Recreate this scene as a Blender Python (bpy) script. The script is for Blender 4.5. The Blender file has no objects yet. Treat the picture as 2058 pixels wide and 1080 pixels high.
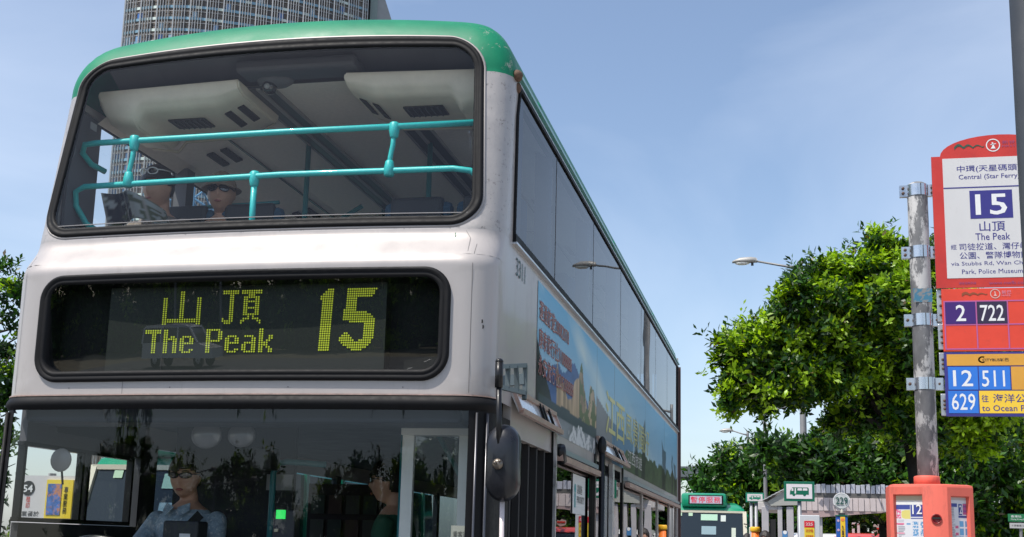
import bpy, bmesh, math, random
import numpy as np
from mathutils import Vector, Matrix, Euler
from math import sin, cos, pi, radians as R, sqrt, atan2
random.seed(7); rng = np.random.default_rng(7)
scn = bpy.context.scene
COL = scn.collection
# ------------------------------------------------------------------ camera
cd = bpy.data.cameras.new('camera'); cam = bpy.data.objects.new('camera', cd); COL.objects.link(cam)
yaw, pitch, roll = -0.2184, 0.1874, 0.0250
Fv = Vector((sin(yaw)*cos(pitch), cos(yaw)*cos(pitch), sin(pitch)))
Rv = Vector((cos(yaw), -sin(yaw), 0)); Uv = Rv.cross(Fv)
R2 = cos(roll)*Rv + sin(roll)*Uv; U2 = -sin(roll)*Rv + cos(roll)*Uv
m = Matrix((R2, U2, -Fv)).transposed().to_4x4(); m.translation = Vector((2.5351, -5.2957, 1.6546))
cam.matrix_world = m
cd.sensor_width = 36; cd.lens = 36*2455.1/2058; cd.shift_y = 89.8/2058
cd.clip_start = .05; cd.clip_end = 6000
scn.camera = cam
# ------------------------------------------------------------------ world and sun
SUN_AZ, SUN_EL = R(222), R(60)        # compass azimuth of the sun (0 = +Y, clockwise), behind the camera and to the left
w = bpy.data.worlds.new('World'); scn.world = w; w.use_nodes = True
nt = w.node_tree; nt.nodes.clear()
N = nt.nodes.new; L = nt.links.new
out = N('ShaderNodeOutputWorld'); bg = N('ShaderNodeBackground'); sky = N('ShaderNodeTexSky')
sky.sky_type = 'NISHITA'; sky.sun_disc = False; sky.sun_elevation = SUN_EL; sky.sun_rotation = SUN_AZ
sky.air_density = 1.0; sky.dust_density = 1.3; sky.ozone_density = 2.0; sky.altitude = 0
tc = N('ShaderNodeTexCoord'); mp = N('ShaderNodeMapping'); mp.inputs['Scale'].default_value = (1.0, 1.0, 2.6)
mp.inputs['Location'].default_value = (2.4, .3, .9)
nz = N('ShaderNodeTexNoise'); nz.inputs['Scale'].default_value = 1.9; nz.inputs['Detail'].default_value = 7
nz.inputs['Roughness'].default_value = .50; nz.inputs['Distortion'].default_value = .5
cr = N('ShaderNodeValToRGB'); cr.color_ramp.elements[0].position = .42; cr.color_ramp.elements[0].color = (.05, .05, .05, 1)
cr.color_ramp.elements[1].position = .80; cr.color_ramp.elements[1].color = (.42, .42, .42, 1)
mx = N('ShaderNodeMix'); mx.data_type = 'RGBA'
mx.inputs[7].default_value = (6.4, 6.9, 7.8, 1)
L(tc.outputs['Generated'], mp.inputs[0]); L(mp.outputs[0], nz.inputs['Vector']); L(nz.outputs['Fac'], cr.inputs[0])
L(cr.outputs[0], mx.inputs[0]); L(sky.outputs[0], mx.inputs[6]); L(mx.outputs[2], bg.inputs[0]); L(bg.outputs[0], out.inputs[0])
bg.inputs[1].default_value = .15
sd = bpy.data.lights.new('sun', 'SUN'); sun = bpy.data.objects.new('sun', sd); COL.objects.link(sun)
sd.energy = 4.5; sd.angle = R(.5); sd.color = (1, .95, .87)
sdir = Vector((sin(SUN_AZ)*cos(SUN_EL), cos(SUN_AZ)*cos(SUN_EL), sin(SUN_EL)))
sun.rotation_euler = sdir.to_track_quat('Z', 'Y').to_euler()
scn.view_settings.view_transform = 'Standard'; scn.view_settings.look = 'None'
scn.view_settings.exposure = 0.24; scn.view_settings.gamma = 1; scn.view_settings.use_curve_mapping = False
scn.cycles.max_bounces = 10; scn.cycles.diffuse_bounces = 4; scn.cycles.glossy_bounces = 4
scn.cycles.transparent_max_bounces = 24; scn.cycles.sample_clamp_indirect = 6
# ------------------------------------------------------------------ materials
MATS = {}
def M(name, col, rough=.5, metal=0, coat=0, var=0, vs=6, bump=0, bs=40, emit=0, spec=.5, dirt=None, ds=3, dt=(.5, .65), stretch=(1, 1, 1)):
    """principled material; var = colour variation, bump = fine relief, dirt = second colour in patches"""
    if name in MATS: return MATS[name]
    mt = bpy.data.materials.new(name); mt.use_nodes = True; t = mt.node_tree; b = t.nodes['Principled BSDF']
    c = (*col, 1); b.inputs['Base Color'].default_value = c; b.inputs['Roughness'].default_value = rough
    b.inputs['Metallic'].default_value = metal; b.inputs['Coat Weight'].default_value = coat; b.inputs['Coat Roughness'].default_value = .05
    b.inputs['Specular IOR Level'].default_value = spec
    if emit: b.inputs['Emission Color'].default_value = c; b.inputs['Emission Strength'].default_value = emit
    if var or bump or dirt:
        tc = t.nodes.new('ShaderNodeTexCoord'); mp = t.nodes.new('ShaderNodeMapping'); mp.inputs['Scale'].default_value = stretch
        t.links.new(tc.outputs['Object'], mp.inputs[0])
        src = None
        if var:
            n = t.nodes.new('ShaderNodeTexNoise'); n.inputs['Scale'].default_value = vs; n.inputs['Detail'].default_value = 6; n.inputs['Roughness'].default_value = .65
            t.links.new(mp.outputs[0], n.inputs['Vector'])
            r = t.nodes.new('ShaderNodeMapRange'); r.inputs[1].default_value = .3; r.inputs[2].default_value = .7; r.inputs[3].default_value = 1-var; r.inputs[4].default_value = 1+var
            mm = t.nodes.new('ShaderNodeVectorMath'); mm.operation = 'SCALE'; mm.inputs[0].default_value = col
            t.links.new(n.outputs['Fac'], r.inputs[0]); t.links.new(r.outputs[0], mm.inputs['Scale']); src = mm.outputs[0]
            rr = t.nodes.new('ShaderNodeMapRange'); rr.inputs[1].default_value = .3; rr.inputs[2].default_value = .7
            rr.inputs[3].default_value = max(0, rough-.08); rr.inputs[4].default_value = min(1, rough+.12)
            t.links.new(n.outputs['Fac'], rr.inputs[0]); t.links.new(rr.outputs[0], b.inputs['Roughness'])
        if dirt:
            n2 = t.nodes.new('ShaderNodeTexNoise'); n2.inputs['Scale'].default_value = ds; n2.inputs['Detail'].default_value = 10; n2.inputs['Roughness'].default_value = .75
            t.links.new(mp.outputs[0], n2.inputs['Vector'])
            r2 = t.nodes.new('ShaderNodeMapRange'); r2.inputs[1].default_value = dt[0]; r2.inputs[2].default_value = dt[1]
            t.links.new(n2.outputs['Fac'], r2.inputs[0])
            x = t.nodes.new('ShaderNodeMix'); x.data_type = 'RGBA'; x.inputs[6].default_value = c; x.inputs[7].default_value = (*dirt, 1)
            t.links.new(r2.outputs[0], x.inputs[0])
            if src: t.links.new(src, x.inputs[6])
            src = x.outputs[2]
        if src: t.links.new(src, b.inputs['Base Color'])
        if bump:
            n3 = t.nodes.new('ShaderNodeTexNoise'); n3.inputs['Scale'].default_value = bs; n3.inputs['Detail'].default_value = 5
            bp = t.nodes.new('ShaderNodeBump'); bp.inputs['Strength'].default_value = bump; bp.inputs['Distance'].default_value = .02
            t.links.new(mp.outputs[0], n3.inputs['Vector']); t.links.new(n3.outputs['Fac'], bp.inputs['Height']); t.links.new(bp.outputs[0], b.inputs['Normal'])
    MATS[name] = mt; return mt
def glass(name, tint=(.8, .85, .85), f0=.09, wav=0, rough=0.0, pw_=5):
    """thin pane: see-through with a Fresnel mirror on top"""
    mt = bpy.data.materials.new(name); mt.use_nodes = True; t = mt.node_tree; t.nodes.clear(); n = t.nodes.new; l = t.links.new
    o = n('ShaderNodeOutputMaterial'); mix = n('ShaderNodeMixShader'); tr = n('ShaderNodeBsdfTransparent'); gl = n('ShaderNodeBsdfGlossy')
    tr.inputs[0].default_value = (*tint, 1); gl.inputs['Roughness'].default_value = rough; gl.inputs[0].default_value = (1, 1, 1, 1)
    lw = n('ShaderNodeLayerWeight'); lw.inputs[0].default_value = .5
    pw = n('ShaderNodeMath'); pw.operation = 'POWER'; pw.inputs[1].default_value = pw_
    ml = n('ShaderNodeMath'); ml.operation = 'MULTIPLY_ADD'; ml.inputs[1].default_value = 1-f0; ml.inputs[2].default_value = f0
    l(lw.outputs['Facing'], pw.inputs[0]); l(pw.outputs[0], ml.inputs[0]); l(ml.outputs[0], mix.inputs[0]); l(tr.outputs[0], mix.inputs[1]); l(gl.outputs[0], mix.inputs[2]); l(mix.outputs[0], o.inputs[0])
    if wav:
        tc = n('ShaderNodeTexCoord'); nn = n('ShaderNodeTexNoise'); nn.inputs['Scale'].default_value = 1.7; nn.inputs['Detail'].default_value = 1
        bp = n('ShaderNodeBump'); bp.inputs['Strength'].default_value = wav; bp.inputs['Distance'].default_value = .02
        l(tc.outputs['Object'], nn.inputs['Vector']); l(nn.outputs['Fac'], bp.inputs['Height']); l(bp.outputs[0], gl.inputs['Normal'])
    MATS[name] = mt; return mt
def vcol(name, rough=.4, coat=0, spec=.5, trans=0):
    """material reading the flat print colours stored on the mesh"""
    if name in MATS: return MATS[name]
    mt = bpy.data.materials.new(name); mt.use_nodes = True; t = mt.node_tree; b = t.nodes['Principled BSDF']
    a = t.nodes.new('ShaderNodeVertexColor'); a.layer_name = 'print'; t.links.new(a.outputs[0], b.inputs['Base Color'])
    b.inputs['Roughness'].default_value = rough; b.inputs['Coat Weight'].default_value = coat; b.inputs['Coat Roughness'].default_value = .03; b.inputs['Specular IOR Level'].default_value = spec
    MATS[name] = mt; return mt
# ------------------------------------------------------------------ object helpers
def tag(o, label=None, cat=None, group=None, kind=None):
    if label: o['label'] = label
    if cat: o['category'] = cat
    if group: o['group'] = group
    if kind: o['kind'] = kind
    return o
def thing(name, label, cat, loc=(0, 0, 0), rz=0, group=None):
    o = bpy.data.objects.new(name, None); COL.objects.link(o); o.location = loc; o.rotation_euler = (0, 0, rz); o.empty_display_size = .2
    return tag(o, label, cat, group)
def mat_of(o):
    if o is None: return Matrix()
    return mat_of(o.parent) @ (o.matrix_parent_inverse if o.parent else Matrix()) @ Matrix.LocRotScale(o.location, o.rotation_euler, o.scale)
def link(name, me, parent=None, local=False):
    o = bpy.data.objects.new(name, me); COL.objects.link(o)
    if parent:
        o.parent = parent
        if not local: o.matrix_parent_inverse = mat_of(parent).inverted()
    return o
def mesh(name, V, F, mat=None, parent=None, smooth=False, local=False, fm=None):
    me = bpy.data.meshes.new(name); me.from_pydata([tuple(v) for v in V], [], [tuple(f) for f in F]); me.update()
    for q in (mat if isinstance(mat, (list, tuple)) else [mat]):
        if q: me.materials.append(q)
    if fm is not None: me.polygons.foreach_set('material_index', list(fm))
    if smooth: me.polygons.foreach_set('use_smooth', [True]*len(me.polygons))
    return link(name, me, parent, local)
class MB:
    """collects shapes into one mesh"""
    def __init__(s): s.V = []; s.F = []; s.I = []; s.mi = 0
    def add(s, V, F):
        k = len(s.V); s.V += [tuple(v) for v in V]; s.F += [tuple(i+k for i in f) for f in F]; s.I += [s.mi]*len(F); return s
    def box(s, a, b, bev=0):
        x0, y0, z0 = a; x1, y1, z1 = b
        x0, x1 = min(x0, x1), max(x0, x1); y0, y1 = min(y0, y1), max(y0, y1); z0, z1 = min(z0, z1), max(z0, z1)
        if not bev:
            return s.add([(x0,y0,z0),(x1,y0,z0),(x1,y1,z0),(x0,y1,z0),(x0,y0,z1),(x1,y0,z1),(x1,y1,z1),(x0,y1,z1)],
                  [(0,3,2,1),(4,5,6,7),(0,1,5,4),(1,2,6,5),(2,3,7,6),(3,0,4,7)])
        bm = bmesh.new(); r = bmesh.ops.create_cube(bm, size=1)
        for v in bm.verts: v.co = Vector(((x0+x1)/2+v.co.x*(x1-x0), (y0+y1)/2+v.co.y*(y1-y0), (z0+z1)/2+v.co.z*(z1-z0)))
        bmesh.ops.bevel(bm, geom=bm.edges[:], offset=min(bev, .45*min(x1-x0, y1-y0, z1-z0)), segments=2, affect='EDGES', profile=.5)
        return s.bm(bm)
    def bm(s, b):
        b.verts.index_update(); s.add([v.co[:] for v in b.verts], [[v.index for v in f.verts] for f in b.faces]); b.free(); return s
    def tube(s, pts, r, n=8, caps=True, rs=None):
        pts = [Vector(p) for p in pts]; k = len(s.V); V = []; F = []
        up = Vector((0, 0, 1)); d0 = (pts[1]-pts[0]).normalized()
        if abs(d0.dot(up)) > .9: up = Vector((0, 1, 0))
        a = d0.cross(up).normalized()
        for i, p in enumerate(pts):
            d = (pts[min(i+1, len(pts)-1)]-pts[max(i-1, 0)]).normalized()
            a = (a-d*a.dot(d)).normalized(); b = d.cross(a); rr = rs[i] if rs else r
            for j in range(n):
                t = 2*pi*j/n; V.append(p+a*(cos(t)*rr)+b*(sin(t)*rr))
        for i in range(len(pts)-1):
            for j in range(n): F.append((i*n+j, i*n+(j+1) % n, (i+1)*n+(j+1) % n, (i+1)*n+j))
        if caps: F.append(tuple(range(n))[::-1]); F.append(tuple((len(pts)-1)*n+j for j in range(n)))
        return s.add(V, F)
    def bar(s, p, q, w, h, up=(0, 0, 1)):
        """square bar from p to q"""
        p, q = Vector(p), Vector(q); d = (q-p).normalized(); u = Vector(up)
        if abs(d.dot(u)) > .95: u = Vector((0, 1, 0))
        a = d.cross(u).normalized()*w/2; b = a.cross(d).normalized()*h/2
        return s.add([p-a-b, p+a-b, p+a+b, p-a+b, q-a-b, q+a-b, q+a+b, q-a+b], [(0,1,2,3),(7,6,5,4),(0,4,5,1),(1,5,6,2),(2,6,7,3),(3,7,4,0)])
    def prism(s, poly, d, cap=True):
        """polygon (3D points) pushed along vector d"""
        n = len(poly); P = [Vector(p) for p in poly]; d = Vector(d)
        F = [(i, (i+1) % n, (i+1) % n+n, i+n) for i in range(n)]
        if cap: F += [tuple(range(n))[::-1], tuple(range(n, 2*n))]
        return s.add(P+[p+d for p in P], F)
    def lathe(s, c, prof, n=16, axis='z'):
        V = []; F = []
        for r, h in prof:
            for j in range(n):
                t = 2*pi*j/n
                V.append((c[0]+r*cos(t), c[1]+r*sin(t), c[2]+h) if axis == 'z' else (c[0]+r*cos(t), c[1]+h, c[2]+r*sin(t)) if axis == 'y' else (c[0]+h, c[1]+r*cos(t), c[2]+r*sin(t)))
        m_ = len(prof)
        for i in range(m_-1):
            for j in range(n): F.append((i*n+j, i*n+(j+1) % n, (i+1)*n+(j+1) % n, (i+1)*n+j))
        F.append(tuple(range(n))[::-1]); F.append(tuple((m_-1)*n+j for j in range(n)))
        return s.add(V, F)
    def ell(s, c, r, n=12, m_=8, rot=None):
        V = []; F = []; c = Vector(c)
        for i in range(m_+1):
            for j in range(n):
                p = Vector((r[0]*sin(pi*i/m_)*cos(2*pi*j/n), r[1]*sin(pi*i/m_)*sin(2*pi*j/n), r[2]*cos(pi*i/m_)))
                V.append(c+(rot @ p if rot else p))
        for i in range(m_):
            for j in range(n): F.append((i*n+j, (i+1)*n+j, (i+1)*n+(j+1) % n, i*n+(j+1) % n))
        return s.add(V, F)
    def build(s, name, mat, parent=None, smooth=False, local=False):
        return mesh(name, s.V, s.F, mat, parent, smooth, local, s.I if isinstance(mat, (list, tuple)) else None)
def autosm(o, a=35):
    me = o.data; me.polygons.foreach_set('use_smooth', [True]*len(me.polygons)); me.set_sharp_from_angle(angle=R(a)); return o
def B(name, a, b, mat, parent=None, bev=0, local=False):
    return MB().box(a, b, bev).build(name, mat, parent, local=local)
def textmesh(body, res=2, bold=0.0):
    c = bpy.data.curves.new('text', 'FONT'); c.body = body; c.resolution_u = res; c.offset = bold; c.fill_mode = 'BOTH' if False else 'FRONT'
    o = bpy.data.objects.new('text', c); COL.objects.link(o); bpy.context.view_layer.update()
    me = bpy.data.meshes.new_from_object(o.evaluated_get(bpy.context.evaluated_depsgraph_get()))
    n = len(me.vertices); a = np.zeros(n*3); me.vertices.foreach_get('co', a); a = a.reshape(-1, 3)
    F = [tuple(p.vertices) for p in me.polygons]
    bpy.data.objects.remove(o); bpy.data.curves.remove(c); bpy.data.meshes.remove(me)
    return a, F
def lettering(body, org, u, v, w_, h_, mat, parent=None, name='lettering', bold=0.0, push=.0015, shear=0):
    """flat lettering filling w_ x h_ from lower left corner org along unit vectors u and v"""
    a, F = textmesh(body, 2, bold)
    if not len(a): return
    lo, hi = a.min(0), a.max(0); x = (a[:, 0]-lo[0])/(hi[0]-lo[0]); y = (a[:, 1]-lo[1])/(hi[1]-lo[1])
    u = Vector(u).normalized(); v = Vector(v).normalized(); nn = u.cross(v).normalized(); o = Vector(org)+nn*push
    V = [o+u*(float(p)*w_+shear*float(q)*h_)+v*(float(q)*h_) for p, q in zip(x, y)]
    return mesh(name, V, F, mat, parent)
def printgrid(name, org, u, v, w_, h_, nu, nv, fn, mat, parent=None, push=0):
    """printed panel: colour of each point from fn(a,b) with a,b in 0..1"""
    u = Vector(u); v = Vector(v); n = u.cross(v).normalized(); org = Vector(org)+n*push
    V = [org+u*(w_*i/nu)+v*(h_*j/nv) for j in range(nv+1) for i in range(nu+1)]
    F = [(j*(nu+1)+i, j*(nu+1)+i+1, (j+1)*(nu+1)+i+1, (j+1)*(nu+1)+i) for j in range(nv) for i in range(nu)]
    o = mesh(name, V, F, mat, parent); at = o.data.color_attributes.new('print', 'FLOAT_COLOR', 'POINT')
    cs = np.array([(*fn(i/nu, j/nv), 1) for j in range(nv+1) for i in range(nu+1)], dtype=np.float32); at.data.foreach_set('color', cs.ravel())
    return o
def copy_tree(o, parent=None):
    c = o.copy(); COL.objects.link(c); c.parent = parent
    if parent: c.matrix_parent_inverse = o.matrix_parent_inverse.copy()
    for ch in list(o.children): copy_tree(ch, c)
    return c
X, Y, Z = Vector((1, 0, 0)), Vector((0, 1, 0)), Vector((0, 0, 1))
def noise2(x, y, s=0):
    x0, y0 = math.floor(x), math.floor(y); fx, fy = x-x0, y-y0
    h = lambda i, j: (sin(i*127.1+j*311.7+s*74.7)*43758.5453) % 1
    fx, fy = fx*fx*(3-2*fx), fy*fy*(3-2*fy)
    return (h(x0, y0)*(1-fx)+h(x0+1, y0)*fx)*(1-fy)+(h(x0, y0+1)*(1-fx)+h(x0+1, y0+1)*fx)*fy
def fbm(x, y, s=0): return .55*noise2(x, y, s)+.28*noise2(2*x, 2*y, s+1)+.17*noise2(4*x, 4*y, s+2)
# ------------------------------------------------------------------ palette
silver = M('silver_paint', (.42, .385, .365), .38, .12, coat=.2, var=.07, vs=3.5, bump=.02, bs=26, dirt=(.24, .22, .20), ds=7, dt=(.56, .95), stretch=(1, 1, .22))
pillar_dirt = M('stained_silver_paint', (.41, .38, .36), .42, .2, coat=.2, var=.08, vs=9, bump=.05, bs=60, dirt=(.12, .11, .10), ds=30, dt=(.56, .68))
green = M('green_paint', (.0, .185, .088), .5, 0, coat=.05, var=.12, vs=5, bump=.04, bs=18, spec=.35, dirt=(.34, .44, .38), ds=11, dt=(.70, .80))
rubber = M('black_rubber', (.009, .009, .010), .6, 0, var=.2, vs=30, spec=.2)
blackp = M('black_paint', (.009, .009, .010), .35, 0, coat=.15, spec=.3)
blackm = M('black_matt', (.012, .012, .013), .8)
alu = M('aluminium', (.62, .62, .63), .32, .9, var=.1, vs=12)
copper = M('pinkish_anodised_rim', (.52, .36, .30), .35, .6, var=.2, vs=25)
dark = M('dark_grey_plastic', (.03, .032, .036), .55, var=.15)
mid = M('grey_moulding', (.13, .13, .14), .6, var=.1)
beige = M('beige_moulding', (.80, .72, .60), .6, var=.08, vs=7, dirt=(.2, .18, .15), ds=30, dt=(.66, .8))
ceilm = M('ceiling_laminate', (.86, .77, .69), .65, var=.06, vs=40)
turq = M('turquoise_coated_rail', (.02, .50, .50), .4, coat=.3, var=.08, vs=60, bump=.05, bs=160)
seatm = M('teal_blue_seat_fabric', (.03, .085, .14), .9, var=.35, vs=60)
white = M('white_print', (.72, .72, .72), .45); redp = M('red_print', (.55, .03, .02), .45); navy = M('navy_print', (.035, .03, .20), .4)
blackprint = M('black_print', (.012, .012, .014), .5); yellowp = M('yellow_print', (.78, .58, .04), .45)
gl_front = glass('windscreen_glass', (.96, .965, .95), .026, .03)
gl_low = glass('lower_windscreen_glass', (.88, .90, .90), .030, .05)
gl_led = glass('destination_glass', (.70, .74, .72), .10, .03)
gl_side = glass('tinted_side_glass', (.34, .42, .50), .045, .035, 0, 8.2)
gl_off = glass('offside_glass', (.90, .94, .95), .05, .03)
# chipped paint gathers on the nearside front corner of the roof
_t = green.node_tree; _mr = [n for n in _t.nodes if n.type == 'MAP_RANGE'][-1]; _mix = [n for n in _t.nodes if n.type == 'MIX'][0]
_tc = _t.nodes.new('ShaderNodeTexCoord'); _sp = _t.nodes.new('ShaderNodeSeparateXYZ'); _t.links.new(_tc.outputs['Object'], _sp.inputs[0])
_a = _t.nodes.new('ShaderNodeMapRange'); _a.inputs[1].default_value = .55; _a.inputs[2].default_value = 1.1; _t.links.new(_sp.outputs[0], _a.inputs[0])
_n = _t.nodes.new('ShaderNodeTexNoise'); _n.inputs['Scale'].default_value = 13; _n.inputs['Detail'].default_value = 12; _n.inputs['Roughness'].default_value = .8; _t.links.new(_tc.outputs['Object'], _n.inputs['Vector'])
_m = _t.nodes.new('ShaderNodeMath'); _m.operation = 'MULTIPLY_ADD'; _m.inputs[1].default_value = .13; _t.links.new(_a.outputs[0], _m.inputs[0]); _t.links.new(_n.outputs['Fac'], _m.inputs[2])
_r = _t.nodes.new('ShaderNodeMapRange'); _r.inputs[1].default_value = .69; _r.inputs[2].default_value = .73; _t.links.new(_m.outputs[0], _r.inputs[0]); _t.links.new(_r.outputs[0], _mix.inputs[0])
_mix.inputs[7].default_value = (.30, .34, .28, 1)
# ================================================================== GROUND
asphalt = M('asphalt', (.055, .055, .057), .85, var=.22, vs=3, bump=.25, bs=220, dirt=(.035, .035, .036), ds=.7)
pave = M('concrete_paving', (.30, .29, .27), .8, var=.14, vs=2, bump=.1, bs=90)
linep = M('road_marking_paint', (.70, .70, .67), .7, var=.1, vs=8)
earth = M('planted_earth', (.10, .085, .05), .95, var=.3, vs=2)
def sheet(name, x0, x1, y0, y1, z, mt):
    return tag(mesh(name, [(x0, y0, z), (x1, y0, z), (x1, y1, z), (x0, y1, z)], [(0, 1, 2, 3)], mt), kind='structure')
sheet('ground', -2500, 2500, -2500, 2500, -.012, earth)
sheet('road', -30, 1.75, -46, 300, 0, asphalt)
tag(B('pavement', (1.95, -46, -.01), (14, 300, .13), pave), kind='structure')
tag(B('kerb', (1.75, -46, -.01), (1.95, 300, .135), M('kerb_stone', (.36, .35, .33), .8, var=.12)), kind='structure')
mb = MB()
for i in range(60): mb.add([(-2.4, -44+i*5.5, .004), (-2.28, -44+i*5.5, .004), (-2.28, -42+i*5.5, .004), (-2.4, -42+i*5.5, .004)], [(0, 1, 2, 3)])
for i in range(30): mb.add([(-7.4, -44+i*5.5, .004), (-7.28, -44+i*5.5, .004), (-7.28, -42+i*5.5, .004), (-7.4, -42+i*5.5, .004)], [(0, 1, 2, 3)])
tag(mb.build('road_marking', linep), kind='structure')
tag(MB().prism([(-3.0, 12.5, .005), (-3.0, 23.5, .24), (-3.0, 70, .24), (-3.0, 72, .005)], (4.74, 0, 0)).build('road_rise', asphalt), kind='structure')
tag(B('forecourt_step', (1.76, 15.6, .12), (4.7, 20.2, .27), pave), kind='structure'); tag(MB().prism([(2.5, 17.3, .12), (2.5, 17.35, .50), (2.5, 26, .50), (2.5, 27.5, .12)], (4.0, 0, 0)).build('raised_forecourt', pave), kind='structure')
# ================================================================== BUS SHELL
LB = 10.6; FW = 1.1; RC = .15; BOW = .05
th0 = math.atan(2*BOW/FW); SA = FW + RC*(pi/2-th0); SE = SA+.22
def y0(z):
    if z < 2.93: return 0.0 + max(0, 2.2-z)*-.02
    if z < 3.13:
        t = (z-2.93)/.20; t = t*t*(3-2*t); return .115*t
    return .115+(min(z, 4.0)-3.13)*.155/.87
def PS(s, v):
    """point of the bus front skin; s runs across the front and round the corners, v goes up"""
    sg = 1 if s >= 0 else -1; a = abs(s); z = min(v, 4.0)
    if a <= FW: x = a; yy = BOW*(a/FW)**2
    elif a <= SA:
        th = th0+(a-FW)/RC; x = FW+RC*(sin(th)-sin(th0))*(.15/(RC*(1-sin(th0)))) ; yy = BOW+RC*(cos(th0)-cos(th))
    else: x = 1.25; yy = BOW+RC*cos(th0)
    yA = BOW+RC*cos(th0)
    y = y0(z)+yy
    if a > SA: y = y0(z)+yA+(a-SA)/(SE-SA)*(.52-y0(z)-yA)
    if v > 4.0:
        ph = min((v-4.0)/.42, 1)*pi/2; ins = .24*(1-cos(ph)); wf = max(0, 1-max(0, (y-y0(4.0))/(.52-y0(4.0))))
        x2 = x*(1.25-ins)/1.25; y += ins*wf
        zz = 4.0+(.29+.10*(1-(x2/1.25)**2))*sin(ph); x = x2; z = zz
    return Vector((sg*x, y, z))
def NS(s, v, e=.004):
    a = PS(s+e, v)-PS(s-e, v); b = PS(s, v+e)-PS(s, v-e); n = a.cross(b)
    return n.normalized()
def rrect(s0, s1, v0, v1, r, nc=7, ns=26, nv=8):
    """rounded rectangle outline and for each point its partner on the outer rectangle is found by outer()"""
    P = []
    def lin(a, b, n): return [a+(b-a)*i/n for i in range(n)]
    for s in lin(s0+r, s1-r, ns): P.append((s, v0, 'b', 0))
    for i in range(nc): t = i/nc; P.append((s1-r+r*sin(t*pi/2), v0+r-r*cos(t*pi/2), 'br', t))
    for v in lin(v0+r, v1-r, nv): P.append((s1, v, 'r', 0))
    for i in range(nc): t = i/nc; P.append((s1-r+r*cos(t*pi/2), v1-r+r*sin(t*pi/2), 'tr', t))
    for s in lin(s1-r, s0+r, ns): P.append((s, v1, 't', 0))
    for i in range(nc): t = i/nc; P.append((s0+r-r*sin(t*pi/2), v1-r+r*cos(t*pi/2), 'tl', t))
    for v in lin(v1-r, v0+r, nv): P.append((s0, v, 'l', 0))
    for i in range(nc): t = i/nc; P.append((s0+r-r*cos(t*pi/2), v0+r-r*sin(t*pi/2), 'bl', t))
    return [(s_*(1-.05*max(0, v_-3.15)), v_, k_, t_) for s_, v_, k_, t_ in P]   # the upper window narrows upwards
def outer(p, h, o):
    s, v, k, t = p; s0, s1, v0, v1, r = h; S0, S1, V0, V1 = o
    def c(a0, cr, b1): return tuple(a0[i]+(cr[i]-a0[i])*min(1, t*2) if t <= .5 else cr[i]+(b1[i]-cr[i])*(t-.5)*2 for i in (0, 1))
    if k == 'b': return (s, V0)
    if k == 't': return (s, V1)
    if k == 'r': return (S1, v)
    if k == 'l': return (S0, v)
    if k == 'br': return c((s1-r, V0), (S1, V0), (S1, v0+r))
    if k == 'tr': return c((S1, v1-r), (S1, V1), (s1-r, V1))
    if k == 'tl': return c((s0+r, V1), (S0, V1), (S0, v1-r))
    return c((S0, v0+r), (S0, V0), (s0+r, V0))
def holed(hole, region, rings=9):
    h = rrect(*hole, nc=22); n = len(h); V = []; F = []
    for k in range(rings+1):
        t = k/rings
        for p in h:
            q = outer(p, hole, region); V.append(PS(p[0]*(1-t)+q[0]*t, p[1]*(1-t)+q[1]*t))
    for k in range(rings):
        for i in range(n): j = (i+1) % n; F.append((k*n+i, (k+1)*n+i, (k+1)*n+j, k*n+j))
    return V, F
def grid(s0, s1, v0, v1, ns, nv):
    V = [PS(s0+(s1-s0)*i/ns, v0+(v1-v0)*j/nv) for j in range(nv+1) for i in range(ns+1)]
    F = [(j*(ns+1)+i, j*(ns+1)+i+1, (j+1)*(ns+1)+i+1, (j+1)*(ns+1)+i) for j in range(nv) for i in range(ns)]
    return V, F
def ringseal(hole, prof, mt, name, parent, nc=10):
    """rubber seal round an opening; prof = (inset, height above skin)"""
    V = []; F = []; n = 0
    s0, s1, v0, v1, r = hole
    for ins, hgt in prof:
        P = rrect(s0+ins, s1-ins, v0+ins, v1-ins, max(.012, r-ins), nc); n = len(P)
        for p in P: V.append(PS(p[0], p[1])+NS(p[0], p[1])*hgt)
    for k in range(len(prof)-1):
        for i in range(n): j = (i+1) % n; F.append((k*n+i, k*n+j, (k+1)*n+j, (k+1)*n+i))
    return mesh(name, V, F, mt, parent, smooth=True)
bus = thing('double_decker_bus', 'silver double-decker bus with green roof showing The Peak 15', 'bus', (0, 5.3, 0))
UW = (-1.185, 1.155, 3.155, 4.150, .15)      # upper windscreen opening
DB = (-1.055, 1.055, 2.385, 2.915, .125)     # destination box opening
# skin of the upper front, split into silver body and green roof along the paint line
V, F = holed(UW, (-SE, SE, 3.13, 4.42), 8)
bmm = bmesh.new(); vs_ = [bmm.verts.new(v) for v in V]
for f in F: bmm.faces.new([vs_[i] for i in f])
bmesh.ops.bisect_plane(bmm, geom=bmm.verts[:]+bmm.edges[:]+bmm.faces[:], plane_co=(0, 0, 3.985), plane_no=(0, 0, 1))
top = bmm.copy()
bmesh.ops.delete(bmm, geom=[f for f in bmm.faces if f.calc_center_median().z > 3.985], context='FACES')
bmesh.ops.delete(top, geom=[f for f in top.faces if f.calc_center_median().z <= 3.985], context='FACES')
def frombm(name, b, mt, parent, smooth=True):
    me = bpy.data.meshes.new(name); b.to_mesh(me); b.free(); me.materials.append(mt)
    if smooth: me.polygons.foreach_set('use_smooth', [True]*len(me.polygons))
    return link(name, me, parent)
frombm('corner_pillar_skin', bmm, pillar_dirt, bus)
rf = MB(); top.verts.index_update(); rf.add([v.co[:] for v in top.verts], [[v.index for v in f.verts] for f in top.faces]); top.free()
ss = [-SE+2*SE*i/72 for i in range(73)]
ys = [0]+[.3, 1, 2, 4, 6, 8, 9.6]
V = []; F = []
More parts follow.
